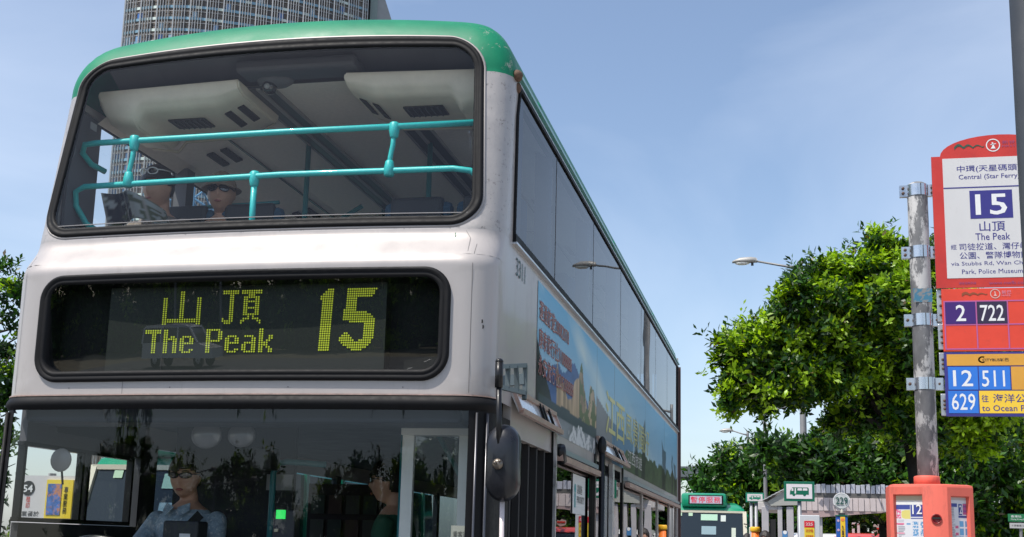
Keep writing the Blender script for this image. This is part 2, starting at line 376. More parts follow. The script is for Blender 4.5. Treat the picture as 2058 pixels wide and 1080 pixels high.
for i, s in enumerate(ss):
    e = PS(s, 4.42)
    for j in range(10):
        t = j/9; yy = e.y+(LB-.25-e.y)*t**1.6
        V.append((e.x, yy, e.z+.012*min(1, (yy-e.y)*2)))
for i in range(72):
    for j in range(9): F.append((i*10+j, (i+1)*10+j, (i+1)*10+j+1, i*10+j+1))
rf.add(V, F)
for sg in (-1, 1):
    V = []; F = []; na = 8
    for j, yy in enumerate((.52, 3, 6, 9, LB-.25, LB-.05)):
        for i in range(na+1):
            ph = i/na*pi/2; ins = .24*(1-cos(ph)); x = 1.25-ins; z = 4.0+(.29+.10*(1-(x/1.25)**2))*sin(ph)
            if j == 5: z = 4.0+(z-4.0)*.75; x -= .04
            V.append((sg*x, yy, z))
    for j in range(5):
        for i in range(na):
            a = j*(na+1)+i; f = (a, a+1, a+na+2, a+na+1); F.append(f if sg < 0 else f[::-1])
    rf.add(V, F)
rf.add([(-1.02, LB-.25, 4.33), (1.02, LB-.25, 4.33), (1.2, LB-.02, 4.0), (-1.2, LB-.02, 4.0), (0, LB-.25, 4.40)], [(0, 4, 1, 2, 3)])
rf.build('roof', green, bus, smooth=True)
# shelf under the window, LED band
mb = MB(); mb.add(*grid(-SE, SE, 2.925+.06, 3.13, 90, 12)); shelf = mb.build('front_shelf_panel', silver, bus, smooth=True)
mb = MB(); mb.add(*holed(DB, (-SE, SE, 2.315, 2.985), 10)); mb.build('destination_surround', silver, bus, smooth=True)
ringseal(UW, [(-.006, .001), (-.003, .010), (.008, .014), (.017, .009), (.021, .005), (.029, .008), (.038, .007), (.043, .001), (.045, -.02)], rubber, 'upper_windscreen_seal', bus)
ringseal(UW, [(-.018, .0005), (-.015, .004), (-.008, .004), (-.006, .001)], M('dull_trim', (.30, .28, .27), .5, .4), 'upper_windscreen_trim', bus)
seam = M('panel_seam', (.16, .15, .145), .6)
def rivet(s_, z_):
    p_ = PS(s_, z_); n_ = NS(s_, z_); return [p_+n_*.0015+Vector((cos(pi*k/3)*.0035, 0, sin(pi*k/3)*.0035)) for k in range(6)]
for s_ in (-.85, -.3, .3, .85):
    mesh('panel_screw', rivet(s_, 2.352), [tuple(range(6))], seam, bus)
def seamline(pts, w_=.003):
    mb = MB()
    for (s0_, v0_), (s1_, v1_) in zip(pts[:-1], pts[1:]):
        a, b = PS(s0_, v0_)+NS(s0_, v0_)*.0006, PS(s1_, v1_)+NS(s1_, v1_)*.0006; d = (b-a).normalized(); sd = NS(s0_, v0_).cross(d)*w_/2
        mb.add([a-sd, b-sd, b+sd, a+sd], [(0, 1, 2, 3)])
    return mb.build('panel_seam', seam, bus)
for s_ in (-1.17, 1.15): seamline([(s_, 2.33+.055*i) for i in range(14)])
seamline([(-.555, 2.323), (-.555, 2.384)]); seamline([(1.09, 3.12), (1.115, 3.08), (1.12, 3.0)], .002)
mb = MB()
for s_, z_ in ((1.20, 2.665), (1.205, 2.64)): p_ = PS(s_, z_)+NS(s_, z_)*.001; mb.add([p_+Vector((cos(t)*.006, 0, sin(t)*.010)) for t in [pi*k/4 for k in range(8)]], [tuple(range(8))])
mb.build('paint_chip', blackm, bus)
mb = MB(); p_ = PS(1.04, 3.09)+NS(1.04, 3.09)*.002
mb.add([p_+Vector((x_, -.001, z_)) for x_, z_ in ((0, .012), (.006, .018), (.003, .006), (.006, -.012), (0, -.004))], [(0, 1, 2, 3, 4)]); mb.build('green_scuff', green, bus)
# upper windscreen pane
def pane(hole, ins, name, mt, parent, d=0, tilt=0):
    s0, s1, v0, v1, r = hole; s0 += ins; s1 -= ins; v0 += ins; v1 -= ins; V = []; F = []; ns, nv = 40, 14
    h = rrect(s0, s1, v0, v1, max(.02, r-ins)); cx, cv = (s0+s1)/2, (v0+v1)/2; K = 8; n = len(h)
    for k in range(K+1):
        t = k/K
        for p in h:
            q0 = (s0+(s1-s0)*.02+ (s1-s0)*.96*((p[0]-s0)/(s1-s0)), cv)
            a, b = p[0]*(1-t)+q0[0]*t, p[1]*(1-t)+q0[1]*t
            V.append(PS(a, b)+NS(a, b)*(d+tilt*(b-cv)))
    for k in range(K):
        for i in range(n): j = (i+1) % n; F.append((k*n+i, k*n+j, (k+1)*n+j, (k+1)*n+i))
    return mesh(name, V, F, mt, parent, smooth=True)
pane(UW, .036, 'upper_windscreen', gl_front, bus, -.004)
mb = MB(); c0, c1 = PS(-1.11, 3.2), PS(1.11, 3.2)
for i in range(40):
    a = PS(-1.1+2.2*i/40, 3.212)-Y*.004; b = PS(-1.1+2.2*(i+1)/40, 3.212)-Y*.004
    mb.bar(a, b, .004, .004)
mb.build('windscreen_bottom_trim', M('dull_trim', (.3, .28, .27), .5, .4), bus)
# destination box: deep rubber seal, tilted glass, display
ringseal(DB, [(-.004, .001), (.0, .016), (.012, .022), (.022, .012), (.027, .012), (.034, .018), (.046, .010), (.052, -.012), (.056, -.09)], rubber, 'destination_seal', bus)
tl = math.tan(R(6)); zb, zt = 2.425, 2.885; zc = (zb+zt)/2
V = []; F = []
for j in range(9):
    for i in range(33):
        x = -1.02+2.04*i/32; z = zb+(zt-zb)*j/8
        V.append((x, BOW*(x/FW)**2*.6+.030-(z-zc)*tl, z))
for j in range(8):
    for i in range(32): F.append((j*33+i, j*33+i+1, (j+1)*33+i+1, (j+1)*33+i))
mesh('destination_glass', V, F, gl_led, bus, smooth=True)
disp = B('led_display', (-.70, .085, 2.44), (.735, .16, 2.875), M('display_matrix_board', (.03, .032, .028), .5, bump=.05, bs=300), bus)
B('destination_box_lining', (-1.06, .165, 2.36), (1.06, .2, 2.95), blackm, bus)
B('display_cover_plate', (-.40-.004+.0, .083, 2.44), (-.396, .086, 2.875), M('display_joint', (.05, .05, .05), .6), bus)
led = M('lit_led_dot', (.50, .56, .035), .5, emit=.5)
def dots(rows, x0_, z0_, w_, h_, slant=0):
    nr, ncol = len(rows), max(len(r) for r in rows); px, pz = w_/ncol, h_/nr; r_ = min(px, pz)*.43; mb = MB()
    for j, row in enumerate(rows):
        for i, ch in enumerate(row):
            if ch in '#XO':
                cx = x0_+(i+.5)*px+slant*(nr-1-j)*pz; cz = z0_+(nr-1-j+.5)*pz
                V = [(cx+r_*cos(pi/8+k*pi/4), .0822, cz+r_*sin(pi/8+k*pi/4)) for k in range(8)]
                mb.add(V, [tuple(range(8))])
    o = mb.build('led_characters', led, disp); return o
SHAN = ['.......##.......', '.......##.......', '.......##.......', '##.....##.....##', '##.....##.....##', '##.....##.....##', '##.....##.....##', '##.....##.....##', '##.....##.....##', '##.....##.....##', '##.....##.....##', '##.....##.....##', '##.....##.....##', '################', '################', '##............##']
DING = ['#######.#########', '#######.#########', '...##......###...', '...##....#######.', '...##....##...##.', '...##....#######.', '...##....##...##.', '...##....##...##.', '...##....#######.', '...##....##...##.', '...##....##...##.', '...##....#######.', '...##......#.#...', '#..##....###.###.', '#####...##.....##', '.###....#.......#']
dots(SHAN, -.413, 2.668, .205, .168); dots(DING, -.098, 2.668, .205, .168)
FONT = {'T': ['#######', '#######', '...##..', '...##..', '...##..', '...##..', '...##..', '...##..', '...##..', '...##..', '...##..'],
 'h': ['##....', '##....', '##....', '##.##.', '######', '##..##', '##..##', '##..##', '##..##', '##..##', '##..##'],
 'e': ['......', '......', '......', '.####.', '##..##', '##..##', '######', '##....', '##....', '##..##', '.####.'],
 'P': ['######.', '##...##', '##...##', '##...##', '##...##', '######.', '##.....', '##.....', '##.....', '##.....', '##.....'],
 'a': ['......', '......', '......', '.####.', '....##', '....##', '.#####', '##..##', '##..##', '##..##', '.#####'],
 'k': ['##....', '##....', '##....', '##..##', '##..##', '##.##.', '####..', '####..', '##.##.', '##..##', '##..##'], ' ': ['...']*11}
wd = ['']*11
for ch in 'The Peak':
    for i in range(11): wd[i] += FONT[ch][i]+'.'
dots(wd, -.497, 2.528, .685, .118)
ONE = ['...###', '..####', '.#####'] + ['.#####']*1 + ['..####']*0
ONE = ['....##', '...###', '..####', '.#####', '.#####']+['.#####']*2+['.####.']*0
rows = ['....###', '...####', '..#####', '.######', '.######']+['..#####']*22
dots([('.'*(0))+r for r in rows], .383, 2.532, .078, .302, .04)
FIVE = ['..'+'#'*14, '..'+'#'*13, '..'+'#'*13, '..'+'#'*12, '..#####', '..#####', '..#####', '..#####', '..#####', '.######', '.'+'#'*11, '.'+'#'*13, '.'+'#'*14, '.'+'#'*15, '.'+'.'*3+'#'*12, '.'*11+'#'*5, '.'*11+'#'*5, '.'*11+'#'*5, '.'*11+'#'*5, '..##'+'.'*7+'#'*5, '.####'+'.'*6+'#'*5, '######.....#####', '#######..######.', '.##############.', '..############..', '....#########...', '......#####.....']
dots(FIVE, .505, 2.532, .172, .302, .04)
# ------------------------------------------------------------------ lower front: black header, windscreen, lower panel
V, F = grid(-1.20, 1.235, 2.252, 2.312, 60, 4)
hb = MB(); hb.add([(p+NS(s_, 2.28)*0) for p, s_ in zip(V, [0]*len(V))], F)
V2 = []
for j in range(7):
    z = 2.248+.066*j/6; bul = .018*sin(pi*j/6)
    for i in range(61):
        s = -SA-.02+(2*SA+.04)*i/60; V2.append(PS(s, z)+NS(s, z)*(.004+bul))
F2 = [(j*61+i, j*61+i+1, (j+1)*61+i+1, (j+1)*61+i) for j in range(6) for i in range(60)]
mesh('header_rail', V2, F2, rubber, bus, smooth=True)
mb = MB()
for i in range(60):
    s = -SA-.02+(2*SA+.04)*i/60; s2 = -SA-.02+(2*SA+.04)*(i+1)/60
    mb.bar(PS(s, 2.318)+NS(s, 2.318)*.006, PS(s2, 2.318)+NS(s2, 2.318)*.006, .006, .006)
mb.build('header_lip', copper, bus)
LW = (-1.185, 1.165, 1.05, 2.25, .04)
V, F = grid(LW[0], LW[1], LW[2], LW[3], 60, 20); mesh('lower_windscreen', V, F, gl_low, bus, smooth=True)
for a, b in ((-SA, -1.16), (1.155, SE)):
    V, F = grid(a, b, .35, 2.25, 16, 10); mesh('windscreen_pillar', [Vector(p)+Vector((0, -.006, 0)) for p in V], F, rubber, bus, smooth=True)
mb = MB()
for s, r_ in ((1.185, .006), (1.235, .007)): mb.tube([PS(s, .9)+NS(s, 1.5)*.012, PS(s, 2.24)+NS(s, 2.2)*.012], r_, 8)
mb.build('pillar_beading', M('polished_bead', (.10, .10, .11), .3, .6), bus, smooth=True)
mb = MB(); mb.tube([PS(-1.20, .9)+NS(-1.2, 1.5)*.014, PS(-1.20, 2.24)+NS(-1.2, 2.2)*.014], .010, 8); mb.build('pillar_beading', rubber, bus, smooth=True)
V, F = grid(-SE, SE, .32, 1.05, 40, 10); mesh('lower_front_panel', V, F, silver, bus, smooth=True)
B('front_bumper', (-1.2, -.10, .28), (1.2, .12, .55), dark, bus, .03)
for sx in (-1, 1):
    mb = MB().lathe((sx*.92, -.02, .78), [(.11, 0), (.12, -.03), (.1, -.05)], 16, 'y'); mb.build('headlight', M('lamp_lens', (.8, .8, .8), .1, .3), bus, True)
B('number_plate', (-.26, -.113, .36), (.26, -.103, .47), white, bus)
# ------------------------------------------------------------------ sides, rear, floors
def side(sg):
    x0, x1 = sg*1.21, sg*1.25
    o = []
    sk = MB()
    sk.box((x0, .52, 2.18), (x1, LB, 3.15))
    sk.box((x0, .52, .32), (x1, LB, .95))
    sk.box((x0, .50, 3.965), (x1, LB, 4.005))
    sk.box((x0, LB-.22, 3.15), (x1, LB, 3.965)); sk.box((x0, LB-.22, .95), (x1, LB, 2.18))
    sk.build('side_panel', silver, bus)
    # upper windows
    yb = [.50, 1.62, 3.12, 4.66, 6.2, 7.6, 8.95, 10.36]
    for i in range(7):
        a, b = yb[i]+.012, yb[i+1]-.012; za, zb_ = 3.18, 3.95
        if i == 0:
            P = [(sg*1.252, a-.02, za), (sg*1.252, b, za), (sg*1.252, b, zb_), (sg*1.252, a+.10, zb_), (sg*1.252, a+.045, zb_-.03), (sg*1.252, a+.02, zb_-.12)]
        else: P = [(sg*1.252, a, za), (sg*1.252, b, za), (sg*1.252, b, zb_), (sg*1.252, a, zb_)]
        mesh('upper_window_pane', P, [tuple(range(len(P))) if sg > 0 else tuple(range(len(P)))[::-1]], gl_side if sg > 0 else gl_off, bus)
        if i: B('window_joint', (sg*1.235, yb[i]-.012, 3.17), (sg*1.2505, yb[i]+.012, 3.96), blackm, bus)
        if i: B('window_pillar', (sg*1.13, yb[i]-.05, 3.15), (sg*1.215, yb[i]+.05, 3.965), mid, bus)
    mb = MB(); mb.box((sg*1.245, .47, 3.135), (sg*1.268, LB-.2, 3.178)); mb.box((sg*1.245, .52, 3.952), (sg*1.262, LB-.2, 3.972)); mb.box((sg*1.245, LB-.235, 3.135), (sg*1.262, LB-.2, 3.972))
    mb.tube([(sg*1.256, .475, 3.16), (sg*1.256, .485, 3.8), (sg*1.256, .53, 3.95), (sg*1.256, .62, 3.965)], .009, 6); mb.build('side_window_rubber', rubber, bus)
    mb = MB(); mb.box((sg*1.25, .47, 3.126), (sg*1.272, LB-.1, 3.137)); mb.box((sg*1.25, .5, 3.975), (sg*1.262, LB-.1, 3.982)); mb.build('drip_rail', alu, bus); B('roof_gutter', (sg*1.245, .5, 4.0), (sg*1.275, LB-.1, 4.016), M('teal_gutter_paint', (.12, .36, .33), .35, coat=.3), bus)
side(1); side(-1)
for yy in (1.05, 4.2, 7.3, 9.9): MB().ell((1.235, yy, 4.03), (.035, .05, .055), 8, 6).build('roof_marker_lamp', green, bus, True)
MB().ell((1.255, .46, 4.005), (.03, .04, .03), 8, 6).ell((1.245, .50, 3.955), (.025, .03, .03), 8, 6).build('gutter_end', M('rusty_clip', (.12, .07, .045), .8, var=.4, vs=60), bus, True)
mb = MB(); mb.box((-1.25, LB-.04, .32), (1.25, LB, 3.2)); mb.box((-1.25, LB-.04, 3.9), (1.25, LB, 4.1)); mb.box((-1.25, LB-.04, 3.2), (-1.0, LB, 3.9)); mb.box((1.0, LB-.04, 3.2), (1.25, LB, 3.9)); mb.build('rear_panel', silver, bus)
mesh('rear_window', [(1.0, LB-.02, 3.2), (-1.0, LB-.02, 3.2), (-1.0, LB-.02, 3.9), (1.0, LB-.02, 3.9)], [(0, 1, 2, 3)], gl_side, bus)
mb = MB(); mb.bar((1.262, LB-.03, .6), (1.262, LB-.03, 3.98), .04, .05); mb.build('rear_corner_strip', M('dull_red_brown_strip', (.10, .05, .045), .5), bus)
# side print: landscape advertisement
AY0, AY1, AZ0, AZ1 = 1.13, 10.35, 2.30, 3.085
def adc(a, b):
    y = AY0+a*(AY1-AY0); z = AZ0+b*(AZ1-AZ0)
    top_ = np.array((.13, .40, .60)); low = np.array((.42, .55, .62)); c = top_*b+low*(1-b)
    cl = max(0, fbm(y*1.1+3, z*3+y*.8, 3)-.40)*2.6*max(0, 1-abs(z-(3.0-(y-1.8)*.10))/.28)
    c = c*(1-min(1, cl))+np.array((.60, .70, .66))*min(1, cl)
    # far blue ridge
    rid = 2.58+.20*math.exp(-((y-2.35)/.35)**2)+.05*fbm(y*5, 1, 4)+.10*math.exp(-((y-1.75)/.2)**2)
    if z < rid and y < 4.2: c = np.array((.05, .11, .26))*(.7+.6*fbm(y*6, z*14, 8))
    # ochre rock pillars
    if 1.75 < y < 3.35:
        k = noise2(y*7.5, 0, 11); h_ = 2.52+.26*k+.10*math.exp(-((y-2.6)/.3)**2)
        if z < h_ and z > 2.44:
            c = np.array((.42, .30, .18))*(.35+1.1*noise2(y*22, z*3, 5))
            if y > 2.6 and fbm(y*9, z*16, 6) > .5: c = np.array((.10, .13, .04))
    # black near slope
    if z < 2.74-(y-1.13)*.62+.04*fbm(y*8, z*8, 2) and y < 2.0: c = np.array((.010, .014, .016))
    if z < 2.47+.015*noise2(y*6, 3) and 1.2 < y < 3.6: c = np.array((.03, .05, .06))
    if z < 2.41: c = np.array((.20, .22, .23))*(.5+.9*fbm(y*3, z*9, 7))
    fl = noise2(y*16, 7)
    if 2.2 < y < 3.3 and z < 2.32+.13*fl and fbm(y*30, z*40, 4) > .42: c = np.array((.62, .63, .62))
    if y > 3.35:
        if y < 4.3 and z < 2.72-(y-3.35)*.12: c = np.array((.20, .21, .22))
        if z < 2.62-(y-4.4)*.035 and y > 4.2 and y < 5.6: c = np.array((.12, .25, .38))*(.7+.5*fbm(y*2, z*4))
        g_ = 2.42+.16*fbm(y*3.2, 2, 9)+max(0, y-6)*.012
        if z < g_ and y > 4.9: c = np.array((.055, .085, .035))*(.5+1.2*fbm(y*6, z*14, 3))
        if y > 5.6 and noise2(y*4.3+fbm(z*6, y*2)*1.2, 1, 6) > .70 and z < 2.60+.35*noise2(y*2.1, 4): c = c*.3
    for yj in (3.36, 4.32, 6.6, 8.6):
        if abs(y-yj) < .012: c = c*.55
    return tuple(float(v) for v in c)
ad = printgrid('side_advertisement', (1.2525, AY0, AZ0), Y, Z, AY1-AY0, AZ1-AZ0, 620, 70, adc, vcol('advert_print', .42, .04, .12), bus)
outl = M('white_outline_print', (.66, .62, .60), .4); adred = M('dark_red_print', (.28, .03, .025), .4)
for i, (tx, z, w_) in enumerate((('運通旅遊28082078', 2.875, .96), ('康泰旅行社31088888', 2.72, 1.08), ('永安旅行社29288888', 2.57, 1.16))):
    lettering(tx, (1.2525, 1.17, z), Y, Z, w_, .115, outl, ad, 'lettering', .022, .002)
    lettering(tx, (1.2525, 1.17, z), Y, Z, w_, .115, adred, ad, 'lettering', 0.002, .0035)
adyel = M('pale_gold_print', (.55, .52, .16), .4)
lettering('江西', (1.2525, 3.82, 2.50), Y, Z, 1.15, .33, adyel, ad, 'lettering', .01, .002)
lettering('風景獨好', (1.2525, 5.05, 2.55), Y, Z, 1.9, .25, adyel, ad, 'lettering', 0, .002)
lettering('江西旅遊', (1.2525, 5.2, 2.37), Y, Z, 1.1, .12, outl, ad, 'lettering', 0, .002)
lettering('3311', (1.2515, .56, 2.985), Y, Z, .22, .095, M('dark_green_print', (.02, .07, .07), .5), bus, 'lettering', 0)
# hinged flaps and window heads along the nearside
def flap(ya, yb, ztop, zbot, outw, name):
    pl = MB().prism([(1.255, ya, ztop), (1.255+outw, ya, zbot), (1.255+outw-.012, ya, zbot-.006), (1.243, ya, ztop-.008)], (0, yb-ya, 0)).build(name, M('white_enamel', (.66, .66, .66), .25, coat=.5, var=.05), bus)
    mb = MB(); mb.bar((1.262, ya, ztop+.004), (1.262, yb, ztop+.004), .022, .022); mb.bar((1.258+outw, ya, zbot), (1.258+outw, yb, zbot), .024, .026)
    for t in (0, 1): yy = ya+(yb-ya)*t; mb.bar((1.262, yy, ztop), (1.258+outw, yy, zbot), .02, .016)
    mb.build('flap_rim', copper, pl)
    for t in (.55, .62, .78): yy = ya+(yb-ya)*t; MB().bar((1.268, yy, ztop+.006), (1.258+outw, yy, zbot+.012), .03, .012).build('flap_hinge', rubber, pl)
    return pl
flap(.53, 1.66, 2.40, 2.30, .045, 'door_flap'); flap(3.36, 4.78, 2.42, 2.31, .06, 'door_flap')
for ya, yb, z in ((1.70, 3.26, 2.185), (4.95, 10.3, 2.20)):
    mb = MB(); mb.bar((1.262, ya, z+.02), (1.262, yb, z+.02), .05, .03); mb.build('window_head_rail', M('window_head', (.35, .42, .45), .3, .5), bus)
    mb = MB(); mb.bar((1.285, ya, z-.028), (1.285, yb, z-.028), .04, .035); mb.build('window_head_lip', copper, bus)
# nearside lower bays
for yy in (1.66, 3.30, 4.85): B('door_post', (1.20, yy-.03, .4), (1.262, yy+.03, 2.30), blackp, bus)
posts = MB()
posts.tube([(1.30, 3.33, .6), (1.30, 3.33, 2.40)], .022, 8); posts.ell((1.30, 3.33, 2.36), (.033, .033, .07), 10, 8)
posts.build('door_hinge_post', blackp, bus, True); MB().tube([(1.285, 1.70, 2.22), (1.285, 1.76, 2.14)], .035, 8).build('rail_end', blackp, bus, True)
B('door_edge_post', (1.255, 4.02, .5), (1.285, 4.12, 2.28), alu, bus); B('door_edge_post', (1.265, 1.615, .5), (1.282, 1.64, 2.29), alu, bus)
def q4(x, a, b, c, d, name, mt): return mesh(name, [(x, a, c), (x, b, c), (x, b, d), (x, a, d)], [(0, 1, 2, 3)], mt, bus)
gl_dark = glass('dark_side_glass', (.12, .13, .14), .16, .03)
q4(1.24, 1.70, 3.27, .98, 2.17, 'lower_window_pane', gl_dark)
for a in (3.40, 4.12): q4(1.25, a, a+.62, .45, 2.26, 'door_leaf_glass', gl_dark)
for a, b in ((4.90, 6.4), (6.4, 7.9), (7.9, 9.3), (9.3, 10.36)):
    q4(1.24, a+.05, b-.05, .98, 2.18, 'lower_window_pane', gl_dark); B('window_pillar', (1.2, b-.05, .95), (1.251, b+.05, 2.18), silver, bus)
q4(1.20, .55, 1.62, .4, 2.28, 'entrance_door_glass', glass('door_glass', (.04, .04, .045), .05))
for i in range(5): mbx = B('entrance_door_leaf_edge', (1.19+.0, .60+i*.22, .4), (1.235, .635+i*.22, 2.28), blackm, bus)
st = B('priority_sticker', (1.2445, 2.42, 1.86), (1.2465, 2.92, 2.11), white, bus); st.data.materials[0] = M('sticker_white', (.7, .7, .68), .5)
mb = MB().lathe((1.2475, 2.50, 2.02), [(.03, 0), (.03, .001)], 14, 'x'); mb.box((1.2475, 2.48, 1.90), (1.2485, 2.52, 1.99)); mb.build('wheelchair_symbol', M('teal_print', (.02, .30, .32), .5), st)
lettering('請讓座\nPRIORITY', (1.247, 2.58, 1.93), Y, Z, .3, .12, blackprint, st, 'lettering', 0, .001)
# mirror
mir = MB().tube([(1.335, -.12, 2.44), (1.335, -.12, 2.33)], .018, 10).tube([(1.335, -.12, 2.36), (1.345, -.12, 2.0)], .0125, 10).ell((1.335, -.12, 2.445), (.019, .019, .014), 10, 6)
marm = mir.build('mirror_arm', blackp, bus, True)
brk = MB()
A_, B_, C_, D_ = Vector((1.335, -.10, 2.425)), Vector((1.385, .20, 2.475)), Vector((1.335, -.10, 2.335)), Vector((1.385, .20, 2.345))
for p_, q_ in ((A_, B_), (C_, D_), (B_, D_), (A_.lerp(B_, .3), C_.lerp(D_, .3)), (A_.lerp(B_, .62), C_.lerp(D_, .68))): brk.bar(p_, q_, .02, .020)
brk.bar(D_, D_-Vector((0, .01, .03)), .02, .02); brk.bar(D_.lerp(B_, .5), (1.25, .22, 2.40), .03, .05); brk.build('mirror_bracket', M('grey_bracket', (.13, .16, .17), .35, .4, var=.1), marm)
hs = MB(); V = []; F = []; n = 28
prof = [(1, 0), (1.02, -.02), (.97, -.05), (.84, -.072), (.6, -.085), (.3, -.09), (0.02, -.09)]
cx, cy, cz = 1.352, -.045, 2.005
for k, d in prof:
    for i in range(n):
        t = 2*pi*i/n; ex = .075*k*cos(t); hz = (.165-.082)+.0
        ez = .082*k*sin(t)+(hz*k if sin(t) > 0 else -hz*k)
        V.append((cx+ex, cy+d, cz+ez))
for k in range(len(prof)-1):
    for i in range(n): F.append((k*n+i, (k+1)*n+i, (k+1)*n+(i+1) % n, k*n+(i+1) % n))
F.append(tuple(range((len(prof)-1)*n, len(prof)*n)))
mesh('mirror_housing', V, F, M('mirror_shell', (.010, .011, .015), .3, coat=.25, spec=.35, var=.2, bump=.04, bs=25), marm, True)
V = [(cx+.075*(abs(cos(2*pi*i/n))**.8)*(1 if cos(2*pi*i/n) > 0 else -1), cy+.004, cz+.075*sin(2*pi*i/n)+(.08 if sin(2*pi*i/n) > 0 else -.08)) for i in range(n)]
mesh('mirror_glass', V, [tuple(range(n))], M('mirror_silver', (.9, .9, .9), .02, 1), marm)
MB().lathe((1.345, -.137, 1.995), [(.022, 0), (.024, -.008), (.012, -.014)], 14, 'y').ell((1.336, -.155, 2.0), (.008, .010, .008), 8, 6).ell((1.356, -.154, 2.008), (.007, .008, .006), 8, 6).build('mirror_joint', M('worn_chrome', (.20, .17, .14), .4, .8), marm, True)
MB().tube([(1.348, -.05, 1.85), (1.35, -.03, 1.2)], .011, 8).build('mirror_stay', M('pinkish_white_pole', (.62, .55, .55), .4), bus, True)
# wheels
for sx in (-1, 1):
    for yy in (2.4, 8.2):
        wl = MB().lathe((sx*1.0, yy, .5), [(.3, -.13), (.48, -.13), (.5, -.1), (.5, .1), (.48, .13), (.3, .13)], 28, 'x').build('wheel', rubber, bus, True)
        MB().lathe((sx*1.0, yy, .5), [(.1, sx*.16), (.12, sx*.13), (.3, sx*.135)], 20, 'x').build('rim', alu, wl, True)
# ------------------------------------------------------------------ upper deck interior
B('upper_floor', (-1.2, .15, 2.34), (1.2, LB-.1, 2.40), dark, bus)
B('front_ledge', (-1.12, .20, 2.9), (1.12, .42, 3.12), mid, bus, .02)
V = []; F = []
xs = [(-1.2, 3.93), (-1.12, 3.99), (-.78, 4.085), (-.72, 4.10), (.72, 4.10), (.78, 4.085), (1.12, 3.99), (1.2, 3.93)]
for yy in (.62, LB-.1):
    for x, z in xs: V.append((x, yy, z))
F = [(i, i+1, i+9, i+8) for i in range(7)]
mesh('ceiling_lining', V, F, ceilm, bus)
mb = MB()
for i in range(24):
    s, s2 = -1.12+2.24*i/24, -1.12+2.24*(i+1)/24
    a, b = PS(s, 4.21)+Vector((0, .03, -.02)), PS(s2, 4.21)+Vector((0, .03, -.02))
    c_, d_ = Vector((a.x*.985, .70, min(4.12, 4.13-.13*max(0, abs(a.x)-.72)/.4))), Vector((b.x*.985, .70, min(4.12, 4.13-.13*max(0, abs(b.x)-.72)/.4)))
    mb.add([a, b, d_, c_], [(0, 1, 2, 3)])
mb.build('front_header_lining', mid, bus, True)
tr = M('ceiling_track', (.035, .04, .05), .4)
for x in (-.24, .44):
    mb = MB(); mb.box((x-.07, .62, 4.085), (x+.07, LB-.2, 4.098)); mb.build('ceiling_duct_strip', tr, bus)
    mb = MB(); mb.box((x-.085, .62, 4.08), (x-.075, LB-.2, 4.1)); mb.box((x+.075, .62, 4.08), (x+.085, LB-.2, 4.1)); mb.box((x-.012, .62, 4.076), (x+.012, LB-.2, 4.09)); mb.build('ceiling_strip_edge', M('strip_edge', (.30, .29, .28), .5), bus)
for x in (-.78, .78):
    B('lighting_panel_joint', (x-.006, .62, 4.078), (x+.006, LB-.2, 4.088), tr, bus)
for yy in (2.2, 3.9, 5.6, 7.3): B('ceiling_panel_joint', (-.72, yy-.003, 4.094), (.72, yy+.003, 4.099), tr, bus)
for k in range(6):
    for sg in (-1, 1):
        for dx in (.86, .95):
            zz = 4.085-(dx-.78)*.28
            MB().prism([(sg*(dx-.022), 1.5+k*1.4, zz-.002+.006), (sg*(dx+.022), 1.5+k*1.4, zz-.014+.006), (sg*(dx+.022), 1.5+k*1.4, zz-.024+.006), (sg*(dx-.022), 1.5+k*1.4, zz-.012+.006)], (0, .24, 0)).build('ceiling_air_vent', blackm, bus)
# moulded air-conditioning pods in the two front corners
def pod(sg):
    # bottom outline from outside to inside, extruded front to back with a chamfer
    f_ = [(1.14, 3.97), (1.10, 3.905), (.93, 3.88), (.88, 3.955), (.46, 3.965), (.30, 4.03), (.30, 4.10), (1.14, 4.06)]
    V = []; F = []; n = len(f_)
    for yy, sc in ((.50, .35), (.53, .75), (.60, 1), (.98, 1), (1.04, .8), (1.06, .4)):
        for x, z in f_: V.append((sg*x, yy, 4.085-(4.085-z)*sc if z < 4.085 else z))
    for k in range(5):
        for i in range(n): f = (k*n+i, k*n+(i+1) % n, (k+1)*n+(i+1) % n, (k+1)*n+i); F.append(f if sg > 0 else f[::-1])
    F.append(tuple(range(n))); F.append(tuple(range(5*n, 6*n))[::-1])
    bm = bmesh.new(); vv = [bm.verts.new(v) for v in V]
    for f in F: bm.faces.new([vv[i] for i in f])
    bmesh.ops.recalc_face_normals(bm, faces=bm.faces); bmesh.ops.bevel(bm, geom=bm.edges[:], offset=.012, segments=2, affect='EDGES', clamp_overlap=True)
    o = frombm('air_conditioning_pod', bm, beige, bus); autosm(o, 50)
    mb = MB(); mb.box((sg*.58, .68, 3.948), (sg*.80, .82, 3.957)); mb.build('louvre_grille', dark, o)
    mb = MB()
    for i in range(6): mb.box((sg*(.60+.033*i), .685, 3.942), (sg*(.606+.033*i), .815, 3.949))
    mb.build('grille_slat', M('slat_grey', (.09, .09, .1), .5), o)
    for x in (.43, .355):
        zz = 3.965+(.46-x)/.16*.065
        MB().prism([(sg*(x-.018), .66, zz-.001+.006), (sg*(x+.018), .66, zz-.016+.006), (sg*(x+.018), .66, zz-.022+.006), (sg*(x-.018), .66, zz-.007+.006)], (0, .22, 0)).build('air_slot', blackm, o)
    mb = MB(); mb.tube([(sg*1.1, 1.07, 3.93), (sg*.93, 1.07, 3.90), (sg*.885, 1.075, 3.96), (sg*.46, 1.075, 3.975), (sg*.32, 1.05, 4.04), (sg*.31, .7, 4.05)], .009, 6); mb.build('pod_lip', M('cream_lip', (.60, .53, .42), .5), o, True)
pod(-1); pod(1)
B('hood_moulding', (-.30, .44, 4.115), (.38, .62, 4.18), mid, bus, .02)
